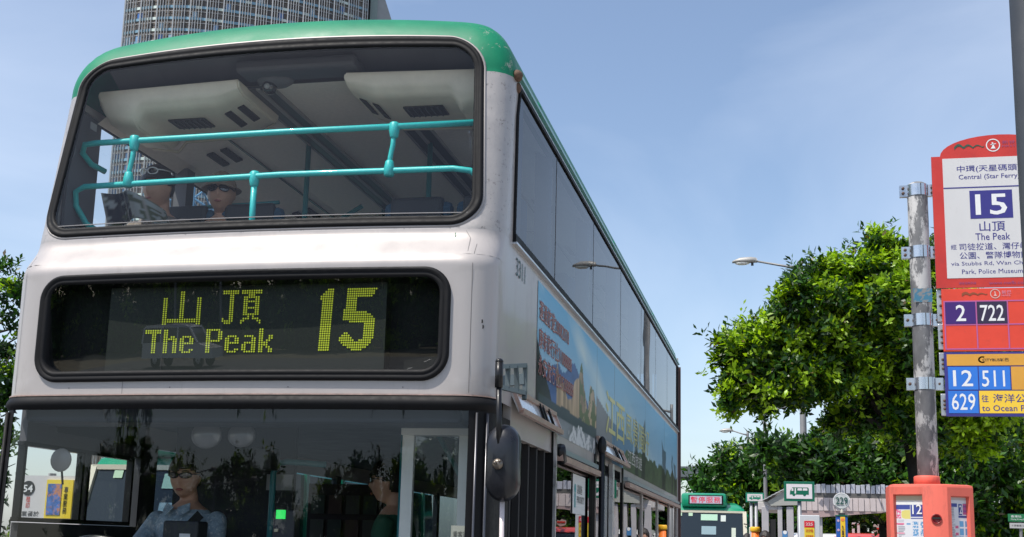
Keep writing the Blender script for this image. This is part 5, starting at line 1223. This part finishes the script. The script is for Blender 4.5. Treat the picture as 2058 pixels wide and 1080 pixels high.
# ================================================================== ROADSIDE FURNITURE
sgreen = M('sign_green', (.0, .12, .065), .4, coat=.3)
def minisign(label, x, y, z0_, z1_, hw, posts_, gcol=sgreen):
    t = thing('minibus_stop_sign', label, 'sign', (x, y, .13)); zc_ = (z0_+z1_)/2; h_ = z1_-z0_
    pn_ = MB().box((x-hw, y-.02, z0_), (x+hw, y+.02, z1_), .004).build('sign_panel', gcol, t)
    MB().box((x-hw*.84, y-.025, z0_+h_*.13), (x+hw*.84, y-.02, z1_-h_*.13)).build('white_field', M('sign_pinkish_white', (.66, .62, .64), .5), pn_)
    w_ = hw*.62; yb = y-.027; zb_ = zc_-h_*.16; zt_ = zc_+h_*.2
    mb = MB(); mb.add([(x-w_, yb, zb_), (x+w_, yb, zb_), (x+w_, yb, zt_-.02), (x+w_*.93, yb, zt_), (x-w_*.72, yb, zt_), (x-w_*.97, yb, zc_)], [tuple(range(6))])
    for cx_ in (-.58, .55):
        V = [(x+cx_*w_+h_*.075*cos(2*pi*i/12), yb, zb_+h_*.075*sin(2*pi*i/12)) for i in range(12)]; mb.add([(p[0], p[1]-.0006, p[2]) for p in V], [tuple(range(12))])
    ic = mb.build('minibus_symbol', gcol, pn_); mb = MB(); yb -= .001
    for a, b, c_, d_ in ((-.82, -.62, .1, .80), (-.50, -.34, -.55, .85), (-.20, .28, .22, .80), (.36, .86, .22, .80)): mb.add([(x+a*w_, yb, zc_+c_*h_*.2), (x+b*w_, yb, zc_+c_*h_*.2), (x+b*w_, yb, zc_+d_*h_*.2), (x+(a+.03)*w_, yb, zc_+d_*h_*.2)], [(0, 1, 2, 3)])
    mb.build('symbol_window', M('sign_pinkish_white', (.66, .62, .64), .5), pn_)
    for px_ in posts_: MB().lathe((x+px_, y+.04, .13), [(.035, 0), (.032, z0_-.13+.3*h_)], 10).build('post', M('post_grey', (.28, .29, .31), .5, .3), t, True)
    return t
minisign('white and green minibus stop sign on a grey post before the shelter', 2.815, 14.7, 2.44, 2.75, .235, (0.0,))
minisign('smaller green minibus sign on two posts left of the shelter', 2.045, 18.7, 2.565, 2.745, .17, (-.07, .02), M('sign_teal_green', (.01, .22, .14), .4, coat=.3))
# shelter
shm = M('shelter_grey_cladding', (.42, .40, .41), .55, .1, var=.06, vs=3); sht = M('shelter_trim', (.50, .47, .45), .5)
sh = thing('passenger_shelter', 'pale grey minibus shelter with sloping louvred roof and pillars', 'shelter', (3, 17, .13))
MB().box((2.14, 16.6, 2.36), (2.52, 18.4, 2.50), .01).build('fascia', sht, sh)
rfp = thing
mb = MB()
mb.prism([(2.30, 16.55, 2.50), (2.36, 16.55, 2.43), (3.30, 16.55, 2.47), (3.30, 16.55, 2.80), (2.75, 16.55, 2.79)], (0, .06, 0)); mb.build('gable_panel', M('gable_grey', (.34, .34, .31), .6), sh)
for k in range(7):
    t_ = k/7; x = 2.22+.50*t_; z = 2.52+.27*t_
    MB().prism([(x, 16.5, z), (x+.085, 16.5, z+.035), (x+.085, 16.5, z+.05), (x, 16.5, z+.015)], (0, 2.0, 0)).build('roof_slat', M('slat_pale', (.55, .56, .55), .35, .3), sh)
for k in range(20):
    x = 2.80+k*.082; MB().box((x, 16.52+.02*(k % 2), 2.66), (x+.070, 18.2, 2.80+.01*(k % 3)), .004).build('roof_slat', M('slat_lilac', (.48, .48, .54), .35, .3), sh)
B('roof_beam', (2.78, 16.54, 2.56), (4.45, 18.2, 2.66), M('beam_dark_grey', (.10, .095, .09), .7), sh)  # beam in one even dark grey
for k in range(17):
    x = 2.86+k*.096
    MB().box((x, 16.50+.015*(k % 2), 2.36), (x+.091, 16.53+.015*(k % 2), 2.58), .003).build('canopy_panel', M('canopy_pinkish', (.50, .43, .42), .6, var=.08), sh)
pts = [(2.86, 2.36), (4.50, 2.36)]+[(4.50-1.64*i/10, 2.36-.13*sin(pi*(i/10)*.5)*(.4+.6*(i/10))) for i in range(1, 11)]
MB().prism([(x, 16.52, z) for x, z in pts], (0, .05, 0)).build('canopy_skirt', M('canopy_brown_pink', (.36, .26, .25), .6, var=.1), sh)
for x, w_ in ((2.20, .12), (2.47, .08), (2.62, .12), (2.80, .15), (3.02, .20), (3.50, .06)): MB().box((x, 16.58, .13), (x+w_, 16.74, 2.42), .01).build('pillar', shm, sh)
for x, w_ in ((2.335, .10), (2.565, .03)): MB().box((x, 16.62, .13), (x+w_, 16.66, 2.2)).build('door_opening', blackm, sh)
for x, z in ((2.545, 1.97), (2.86, 1.98), (3.05, 1.93)):
    nt_ = MB().box((x, 16.57, z-.1), (x+.085, 16.578, z+.035)).build('blue_notice', M('notice_blue', (.06, .20, .42), .5), sh)
    MB().lathe((x+.045, 16.569, z+.01), [(.032, 0), (.03, -.002)], 14, 'y').build('white_disc', white, nt_)
# tall lit notice board beside it
yb_ = thing('route_notice_board', 'white framed board with red head and yellow text panel by the shelter', 'notice board', (2.94, 13.7, .13))
B('board_frame', (2.80, 13.7, .3), (3.09, 13.78, 2.20), M('board_pale', (.52, .54, .56), .5), yb_, .01)
ypn = B('yellow_poster', (2.865, 13.69, 1.5), (3.01, 13.70, 2.115), M('poster_yellow', (.72, .52, .03), .5), yb_); B('red_header', (2.865, 13.687, 2.02), (3.01, 13.695, 2.115), M('poster_red', (.60, .01, .03), .5), yb_)
lettering('225', (2.885, 13.685, 2.045), X, Z, .105, .045, M('pink_print', (.75, .45, .45), .5), yb_, 'lettering', .03)
for i, s_ in enumerate(('尖沙咀', '往旺角東', '中港城站')): lettering(s_, (2.885, 13.685, 1.95-i*.085), X, Z, .105, .045, M('poster_red2', (.45, .05, .02), .5), yb_, 'lettering', .02)
# round 229 sign on the ad pillar
rs_ = thing('round_route_sign', 'round white 229 sign on top of a blue and yellow ad pillar', 'sign', (3.36, 12.7, .13))
MB().lathe((3.365, 12.69, 2.375), [(.113, .02), (.113, 0), (.104, -.006)], 26, 'y').build('sign_disc', M('disc_grey_white', (.50, .52, .52), .5, var=.15, vs=20), rs_)
mb = MB()
for a in range(20):
    t, t2 = R(10)+R(200)*a/20, R(10)+R(200)*(a+1)/20
    mb.add([(3.365+.118*cos(t), 12.68, 2.375+.118*sin(t)), (3.365+.106*cos(t), 12.68, 2.375+.106*sin(t)), (3.365+.106*cos(t2), 12.68, 2.375+.106*sin(t2)), (3.365+.118*cos(t2), 12.68, 2.375+.118*sin(t2))], [(0, 1, 2, 3)])
mb.build('disc_rim', white, rs_)
lettering('229', (3.285, 12.675, 2.325), X, Z, .165, .105, M('dark_teal_print', (.02, .08, .07), .5), rs_, 'lettering', .02)
MB().lathe((3.365, 12.71, 0), [(.022, 2.1), (.022, 2.3)], 10).build('neck', M('cream_neck', (.45, .42, .36), .5), rs_, True)
B('pillar_box', (3.285, 12.66, .13), (3.44, 12.82, 2.165), M('pillar_blue', (.02, .10, .40), .4), rs_, .008); B('pillar_cap', (3.275, 12.65, 2.165), (3.45, 12.83, 2.18), sgreen, rs_); B('pillar_cap_top', (3.32, 12.68, 2.18), (3.41, 12.77, 2.21), dark, rs_)
yp_ = B('yellow_advert', (3.34, 12.652, 1.3), (3.405, 12.659, 2.155), M('advert_yellow', (.78, .50, .02), .5), rs_)
lettering('九\n龍\n專\n線\n小\n巴', (3.357, 12.650, 1.62), X, Z, .032, .42, blackprint, rs_, 'lettering', .02); MB().lathe((3.372, 12.651, 2.115), [(.024, 0), (.022, -.002)], 14, 'y').build('orange_dot', M('dot_orange', (.75, .20, .05), .5), rs_)
for i in range(4): MB().lathe((3.312, 12.659, 2.10-i*.13), [(.018, 0), (.016, -.003)], 12, 'y').build('pale_dot', M('dot_pink', (.5, .35, .5), .5), rs_)
# orange bin, barrier items
ob = thing('orange_bin', 'orange bin with yellow rim between the posts left of the shelter', 'bin', (2.07, 17.4, .13))
MB().lathe((2.07, 17.4, .13), [(.06, 0), (.065, .2), (.07, 1.9)], 16).build('bin_body', M('bin_orange', (.75, .17, .02), .5), ob, True); MB().lathe((2.07, 17.4, .13), [(.08, 1.86), (.09, 1.88), (.09, 1.93), (.08, 1.95)], 16).build('bin_rim', M('bin_yellow', (.80, .45, .02), .5), ob, True)
rsn = thing('road_sign', 'small red and white arrow sign behind the red taxi', 'sign', (4.28, 19.5, .13))
MB().lathe((4.32, 19.5, 2.14), [(.085, .01), (.085, 0)], 20, 'y').build('sign_disc', M('dull_white_sign', (.38, .36, .36), .5), rsn); B('red_bar', (4.26, 19.49, 2.125), (4.38, 19.499, 2.15), redp, rsn); MB().lathe((4.32, 19.52, .13), [(.02, 0), (.02, 2.0)], 8).build('post', galv, rsn)
ad2 = thing('white_notice', 'white framed notice hanging in the shade above the taxi', 'notice board', (4.1, 20.5, .13))
mb = MB()
for a, b in (((3.92, 20.5, 2.25), (4.06, 20.5, 2.25)), ((3.94, 20.5, 2.25), (3.94, 20.5, 2.06)), ((4.04, 20.5, 2.25), (4.04, 20.5, 2.06))): mb.bar(a, b, .05, .03)
mb.bar((3.99, 20.5, 2.25), (3.99, 20.5, 3.1), .008, .008); mb.build('frame', M('dim_white', (.45, .45, .48), .6), ad2)
gs = thing('street_name_sign', 'small green street sign over a grey plate at the right edge', 'sign', (6.05, 14.7, .13))
g1 = B('green_plate', (5.90, 14.7, 2.19), (6.32, 14.72, 2.305), M('plate_green', (.01, .14, .05), .45), gs); T('香港站', 5.94, 2.25, .15, .035, white, g1, 0, .001, 14.698); T('Hong Kong Stn', 5.94, 2.21, .22, .025, white, g1, 0, .001, 14.698)
B('white_plate', (5.92, 14.7, 2.09), (6.32, 14.72, 2.17), M('plate_grey', (.38, .38, .38), .5), gs); T('P 停車場 Car Park', 5.95, 2.115, .28, .03, blackprint, gs, 0, .001, 14.698); MB().lathe((6.08, 14.74, .13), [(.025, 0), (.025, 2.17)], 10).build('post', galv, gs)
gp_ = thing('grey_bollard_post', 'plain grey post with chamfered top low at the right edge', 'post', (4.2, 3.6, .13))
MB().prism([(4.195, 3.6, .13), (4.36, 3.6, .13), (4.36, 3.6, 2.66), (4.23, 3.6, 2.66), (4.195, 3.6, 2.615)], (0, .16, 0)).build('shaft', M('post_mid_grey', (.16, .16, .17), .55, var=.1), gp_); B('base_flange', (4.16, 3.57, .13), (4.39, 3.79, .15), galv, gp_)
# notice boards on the offside, seen through the cab window
pb_ = thing('stop_board', 'white stop board with black 54 roundel beyond the driver window', 'sign', (-2.85, 3.0, 0))
B('board', (-3.12, 3.0, 1.30), (-2.55, 3.03, 2.08), M('board_white', (.60, .58, .58), .5), pb_); MB().lathe((-3.0, 2.998, 1.985), [(.055, 0), (.055, -.002)], 22, 'y').build('black_roundel', blackprint, pb_)
T('54', -3.04, 1.955, .08, .055, white, pb_, .02, .001, 2.995); T('桂\n印', -3.01, 1.835, .035, .09, redp, pb_, .01, .001, 2.999); T('兆業餐於', -3.09, 1.775, .2, .04, blackprint, pb_, .01, .001, 2.999); T('必德', -3.08, 1.68, .12, .045, redp, pb_, .01, .001, 2.999)
yb2 = B('yellow_advert', (-2.84, 2.985, 1.765), (-2.62, 2.998, 2.05), yellowp, pb_); B('advert_picture', (-2.825, 2.98, 1.79), (-2.71, 2.984, 2.02), M('advert_blue', (.05, .14, .40), .5, var=.6, vs=30, dirt=(.5, .2, .1), ds=20, dt=(.5, .6)), yb2); T('專\n業\n服\n務', -2.69, 1.80, .035, .2, blackprint, yb2, .01, .001, 2.984)
MB().lathe((-2.85, 3.06, 0), [(.03, 0), (.03, 2.1)], 10).build('post', galv, pb_)
# ================================================================== PEOPLE
def headpts(sc=1.0, n=44, m_=36, grow=1.0):
    V = []
    g = lambda a, s: math.exp(-(a/s)**2)
    for i in range(m_+1):
        th = pi*i/m_
        for j in range(n):
            ph = 2*pi*j/n; x, y, z = .079*sin(th)*cos(ph), .093*sin(th)*sin(ph), .118*cos(th)
            if z < 0: k = (-z/.118); x *= 1-.19*k**1.7; 
            if z < -.02 and y > 0: y *= 1-.38*min(1, (-z-.02)/.08)
            if y < 0:
                y *= .98-.02*0; f = min(1, -y/.05)
                y -= f*(.021*g(x, .011)*(g(z+.022, .02) if z < -.022 else g(z+.022, .034)))            # nose
                y += f*.010*(g(abs(x)-.031, .016))*g(z-.012, .013)                                      # eye sockets
                y -= f*(.005*g(z-.032, .012)*g(x, .05)+.006*g(z+.062, .010)*g(x, .022)+.007*g(z+.098, .014)*g(x, .022))
                y += f*.004*g(z+.072, .005)*g(x, .025)
            V.append(Vector((x, y, z))*grow*sc)
    F = [(i*n+j, (i+1)*n+j, (i+1)*n+(j+1) % n, i*n+(j+1) % n) for i in range(m_) for j in range(n)]
    return V, F
skin = M('warm_skin', (.56, .32, .22), .5, var=.08, vs=30); lipm = M('lips', (.32, .10, .08), .45); hairm = M('dark_brown_hair', (.018, .012, .009), .45, var=.4, vs=60, bump=.4, bs=120)
def remesh(mb, vox, mats, fn, name, parent):
    o = mb.build('tmp', None); md = o.modifiers.new('r', 'REMESH'); md.mode = 'VOXEL'; md.voxel_size = vox; sm = o.modifiers.new('s', 'SMOOTH'); sm.iterations = 3; sm.factor = .5
    bpy.context.view_layer.update(); me = bpy.data.meshes.new_from_object(o.evaluated_get(bpy.context.evaluated_depsgraph_get())); old = o.data; bpy.data.objects.remove(o); bpy.data.meshes.remove(old)
    for m_ in mats: me.materials.append(m_)
    idx = [fn(p.center) for p in me.polygons]; me.polygons.foreach_set('material_index', idx); me.polygons.foreach_set('use_smooth', [True]*len(idx)); me.update()
    return link(name, me, parent)
def person(label, loc, rz, shirt, trousers, pose='sit', head_rot=(0, 0, 0), hair='short', arms=None, sleeves='short', female=False, vox=.0075, standing_drop=0):
    """figure facing -Y before turning by rz; loc = pelvis for a sitter, feet for a stander"""
    t = thing('person', label, 'person', loc, rz); Mw = Matrix.Translation(loc) @ Matrix.Rotation(rz, 4, 'Z'); W3 = lambda p: Mw @ Vector(p)
    b = MB(); sw = .165 if female else .19; pz = 0 if pose == 'sit' else .92
    lv = [(-.08, .13, .10), (0, .165, .12), (.10, .15, .112), (.20, .145, .108), (.32, .165, .12), (.40, .18, .12), (.455, .17, .105), (.495, .125, .085), (.52, .08, .07), (.54, .055, .055)]
    V = []; F = []; n = 20
    for z, a, c in lv:
        a *= (.88 if female else 1)
        for j in range(n): th = 2*pi*j/n; V.append(W3((a*cos(th), c*sin(th)+.01, pz+z)))
    for i in range(len(lv)-1):
        for j in range(n): F.append((i*n+j, i*n+(j+1) % n, (i+1)*n+(j+1) % n, (i+1)*n+j))
    F += [tuple(range(n))[::-1], tuple(range((len(lv)-1)*n, len(lv)*n))]; b.add(V, F)
    hc = Vector((0, -.035, pz+.675)); HR = Euler(head_rot).to_matrix().to_4x4(); Mh = Mw @ Matrix.Translation(hc) @ HR
    b.tube([W3((0, .02, pz+.49)), W3((0, .015, pz+.56)), Mh @ Vector((0, .03, -.04))], .05, 14, rs=[.056, .049, .05])
    hv, hf = headpts(); b.add([Mh @ v for v in hv], hf)
    for sx in (-1, 1): b.ell(Mh @ Vector((sx*.076, .012, -.005)), (.010, .02, .032), 8, 6, (Mh.to_3x3()))
    hands = []
    for k, sx in enumerate((-1, 1)):
        sh_ = Vector((sx*sw, .01, pz+.435)); el, wr, fd = (arms or {}).get(sx, ((sx*(sw+.06), -.02, pz+.19), (sx*(sw+.02), -.20, pz+.06), (0, -1, -.2)))
        el, wr = Vector(el), Vector(wr); b.ell(W3(sh_), (.058, .058, .055), 10, 8)
        b.tube([W3(sh_), W3(el)], .05, 12, rs=[.056, .043]); b.ell(W3(el), (.044,)*3, 10, 8); b.tube([W3(el), W3(el.lerp(wr, .35)), W3(wr)], .04, 12, rs=[.042, .042, .028])
        fd = Vector(fd).normalized(); side = fd.cross(Vector((0, 0, 1))).normalized()*sx; dn = side.cross(fd)*(-sx)
        if dn.z > 0: dn = -dn
        palm = wr+fd*.05; b.tube([W3(wr), W3(wr+fd*.03), W3(wr+fd*.085)], .03, 12, rs=[.028, .034, .036])
        for q_ in range(4):
            o_ = wr+fd*.08+side*(.030-.02*q_); l_ = (.036, .042, .039, .03)[q_]
            b.tube([W3(o_), W3(o_+fd*l_), W3(o_+fd*l_*1.7+dn*l_*.6), W3(o_+fd*l_*1.8+dn*l_*1.3)], .009, 8, rs=[.0100, .0095, .0088, .0078])
        o_ = wr+fd*.025+side*.03; b.tube([W3(o_), W3(o_+side*.03+fd*.03), W3(o_+side*.035+fd*.06+dn*.015)], .011, 8, rs=[.013, .0115, .009]); hands.append(wr)
    for sx in (-1, 1):
        hp = Vector((sx*.095, 0, pz-.02)); b.ell(W3(hp), (.09, .09, .09), 10, 8)
        if pose == 'sit': kn, an = Vector((sx*.13, -.43, .0)), Vector((sx*.12, -.42, -.42))
        else: kn, an = Vector((sx*.10, -.01, pz-.45)), Vector((sx*.10, .02, .08))
        b.tube([W3(hp), W3(kn)], .08, 14, rs=[.088, .058]); b.ell(W3(kn), (.058,)*3, 10, 8); b.tube([W3(kn), W3(kn.lerp(an, .35)), W3(an)], .05, 12, rs=[.055, .055, .038]); b.tube([W3(an+Vector((0, .03, -.04))), W3(an+Vector((0, -.08, -.05))), W3(an+Vector((0, -.16, -.055)))], .035, 10, rs=[.038, .038, .03])
    Mi = Mw.inverted()
    def which(c):
        p = Mi @ Vector(c)
        if p.z > pz+.495 and abs(p.x) < .13: return 0
        for k, sx in enumerate((-1, 1)):
            sh_ = Vector((sx*sw, .01, pz+.435)); el, wr, fd = (arms or {}).get(sx, ((sx*(sw+.06), -.02, pz+.19), (sx*(sw+.02), -.20, pz+.06), (0, -1, -.2))); el, wr = Vector(el), Vector(wr)
            for a, c2, sk in ((sh_, el, False), (el, wr, sleeves == 'short'), (wr, wr+Vector(fd).normalized()*.17, True)):
                d = c2-a; tt = max(0, min(1, (p-a).dot(d)/d.dot(d)))
                if (p-(a+d*tt)).length < .062 and (tt > .02 or a is sh_) and abs(p.x) > .05 and not (a is not sh_ and tt < .05): return 0 if sk else 1
        if p.z > pz-.03 and p.y > -.16 and abs(p.x) < .32: return 1
        if pose != 'sit' and p.z < .1: return 3
        return 0 if p.z > pz+.06 else 2
    body = remesh(b, vox, [skin, shirt, trousers, blackp], which, 'body', t)
    # hair
    hv, hf = headpts(grow=1.075); keep = []; R_ = random.Random(3)
    for f in hf:
        c = sum((hv[i] for i in f), Vector())/4
        line = .036+.010*sin(c.x*60) if c.y < -.02 else (-.005 if abs(c.x) > .05 and c.y < .03 else -.05 if c.y > 0 else .0)
        if hair == 'cap': line = .035 if c.y < 0 else .01
        if c.z > line: keep.append(f)
    used = sorted({i for f in keep for i in f}); mp_ = {k: i for i, k in enumerate(used)}
    hs_ = 1.0
    def hp_(v): return Mh @ (v*(1+.012*sin(v.x*190)*sin(v.z*170+v.y*120)))
    hm = hairm if hair != 'cap' else M('pale_sunhat_cloth', (.30, .22, .16), .85, var=.1)
    ho = mesh('hair' if hair != 'cap' else 'sunhat', [hp_(hv[i]) for i in used], [[mp_[i] for i in f] for f in keep], hm, t, True); sd_ = ho.modifiers.new('thick', 'SOLIDIFY'); sd_.thickness = .008; sd_.offset = 1
    if hair == 'cap':
        mb = MB(); V = []; F = []; n = 28
        for k, (rr_, z) in enumerate(((1.06, .040), (1.30, .034), (1.50, .022), (1.49, .017), (1.06, .032))):
            for j in range(n): th = 2*pi*j/n; V.append(Mh @ Vector((.078*rr_*cos(th), .098*rr_*sin(th), z+.004*sin(3*th))))
        for k in range(4):
            for j in range(n): F.append((k*n+j, k*n+(j+1) % n, (k+1)*n+(j+1) % n, (k+1)*n+j))
        mesh('hat_brim', V, F, hm, t, True)
    if hair == 'bun': MB().ell(Mh @ Vector((0, .11, .04)), (.045, .04, .045), 12, 8, Mh.to_3x3()).build('hair_bun', hairm, t, True)
    for sx in (-1, 1): MB().ell(Mh @ Vector((sx*.030, -.082, .012)), (.012, .008, .006), 10, 6, Mh.to_3x3()).build('eye', M('eye_white', (.5, .48, .45), .3), t, True); MB().tube([Mh @ Vector((sx*.014, -.094, .031)), Mh @ Vector((sx*.030, -.093, .036)), Mh @ Vector((sx*.048, -.080, .031))], .003, 6).build('eyebrow', hairm, t, True)
    MB().ell(Mh @ Vector((0, -.0905, -.066)), (.021, .006, .007), 12, 6, Mh.to_3x3()).build('mouth', lipm, t, True)
    t['_mh'] = 1
    return t, Mh, W3
def glasses(t, Mh, dz=0, dy=0, rim=None, style='sport', part='sunglasses'):
    lm = M('dark_lens', (.008, .008, .01), .05, coat=1); rim = rim or blackp; mb = MB()
    o = None
    def pt_(x, y, z): return Mh @ Vector((x, y+dy, z+dz))
    fr_ = MB(); ln_ = []
    for sx in (-1, 1):
        N_ = 16; P = []
        for i in range(N_):
            a = 2*pi*i/N_; rx, rz_ = (.027, .019) if style != 'sport' else (.030, .015); x = sx*.033+rx*cos(a); z = .010+rz_*sin(a)-(.004*sx*cos(a) if style == 'aviator' else 0)
            P.append(pt_(x, -.100+.022*(abs(x)/.06)**2, z))
        ln_.append(P); fr_.tube(P+[P[0]], .0028 if rim is blackp else .0042, 6, False); fr_.tube([pt_(sx*.060, -.082, .016), pt_(sx*.074, -.05, .014), pt_(sx*.079, .01, .008)], .0028 if rim is blackp else .004, 6)
    fr_.tube([pt_(-.01, -.102, .016), pt_(.01, -.102, .016)], .003, 6); f_ = fr_.build(part, rim, t, True)
    mb = MB()
    for P in ln_: c = sum(P, Vector())/len(P)+(Mh.to_3x3() @ Vector((0, -.003, 0))); mb.add(P+[c], [(i, (i+1) % len(P), len(P)) for i in range(len(P))])
    mb.build('lens', lm, f_, True); return f_
ds = M('blue_grey_patterned_shirt', (.26, .34, .40), .8, var=.35, vs=45, dirt=(.58, .62, .64), ds=60, dt=(.54, .60)); trs = M('dark_trousers', (.02, .02, .025), .9)
drv, Mh, W3 = person('bus driver in sunglasses and blue grey patterned shirt at the wheel', (-.645, .94, 1.305), R(-8), ds, trs, 'sit', (R(6), 0, R(16)), 'short',
  {-1: ((-.27, -.14, .22), (-.20, -.40, .28), (.3, -1, .0)), 1: ((.29, -.12, .20), (.06, -.40, .26), (-.5, -.9, .0))})
glasses(drv, Mh)
MB().bar(W3((.17, -.115, .47)), W3((-.14, -.155, .15)), .05, .006, (0, -1, 0)).build('seat_belt', blackm, drv)
cl_ = MB(); 
for sx in (-1, 1): cl_.prism([W3((sx*.012, -.098, .505)), W3((sx*.075, -.075, .530)), W3((sx*.085, -.09, .49)), W3((sx*.045, -.125, .455))], (0, -.006, 0))
cl_.build('shirt_collar', ds, drv)
cb = thing('ticket_machine', 'black box with a small white label in front of the driver', 'ticket machine', (-.50, .62, 1.0)); MB().box((-.60, .60, 1.42), (-.40, .72, 1.735), .012).build('machine_body', dark, cb); B('label_plate', (-.50, .596, 1.62), (-.44, .599, 1.67), white, cb); B('machine_stalk', (-.53, .63, 1.0), (-.47, .69, 1.42), dark, cb)
gr_ = M('dark_green_shirt', (.02, .09, .05), .85, var=.1)
ps, Mh, W3 = person('passenger in wraparound sunglasses and green shirt by the bus door', (.435, 1.25, .385), R(-88), gr_, trs, 'stand', (0, 0, R(4)), 'short')
glasses(ps, Mh); MB().tube([W3((-.15, -.10, .92+.48)), W3((.02, -.14, .92+.30)), W3((.15, -.12, .92+.1))], .012, 6).build('bag_strap', blackm, ps)
tan_ = M('tan_top', (.22, .18, .15), .85); 
wm, Mh, W3 = person('woman on the upper deck with white sunglasses on her hair, looking down', (-1.0, 1.02, 2.985), R(-6), tan_, trs, 'sit', (R(12), 0, R(-4)), 'bun', {-1: ((-.24, -.16, .16), (-.14, -.36, .27), (.2, -.9, .2)), 1: ((.24, -.14, .16), (.12, -.36, .27), (-.2, -.9, .2))}, female=True)
glasses(wm, Mh, .078, .014, M('white_plastic_rim', (.72, .72, .72), .3), 'round')
mn, Mh, W3 = person('man on the upper deck in a cloth hat and dark aviator sunglasses', (-.70, 1.22, 2.995), R(8), M('light_shirt', (.30, .32, .34), .85), trs, 'sit', (R(2), 0, R(6)), 'cap')
glasses(mn, Mh, .0, 0, None, 'aviator')
bk = thing('folded_map', 'glossy folded map held up by the woman on the upper deck', 'map', (-1.10, .72, 3.45))
def mapc(a, b):
    if abs((a*3) % 1-.5) > .46: return (.5, .5, .5)
    return (.02, .03, .05) if fbm(a*9, b*12, 3) > .44 and a < .45 else (.50, .58, .62) if fbm(a*6, b*6, 5) > .4 else (.12, .16, .10)
V = []; F = []; cs = []
for i in range(31):
    for j in range(13):
        a, b = i/30, j/12; V.append((-1.19+.40*a, .70+.05*sin(a*9)+.10*(1-b), 3.38+.17*b*(1-.45*a)-.04*a+.05*sin(a*pi))); cs.append((*mapc(a, b), 1))
for i in range(30):
    for j in range(12): F.append((i*13+j, (i+1)*13+j, (i+1)*13+j+1, i*13+j+1))
o = mesh('map_sheet', V, F, vcol('map_print', .25, .5), bk, True); at = o.data.color_attributes.new('print', 'FLOAT_COLOR', 'POINT'); at.data.foreach_set('color', np.array(cs, dtype=np.float32).ravel())
person('pedestrian with grey hair and red face beside the shelter door', (2.235, 16.0, .27), R(40), M('orange_top', (.5, .12, .05), .85), trs, 'stand', (R(5), 0, 0), vox=.016)
person('dark-haired pedestrian in black behind the green minibus', (1.86, 19.5, .27), R(160), blackm, trs, 'stand', (0, 0, 0), vox=.016)
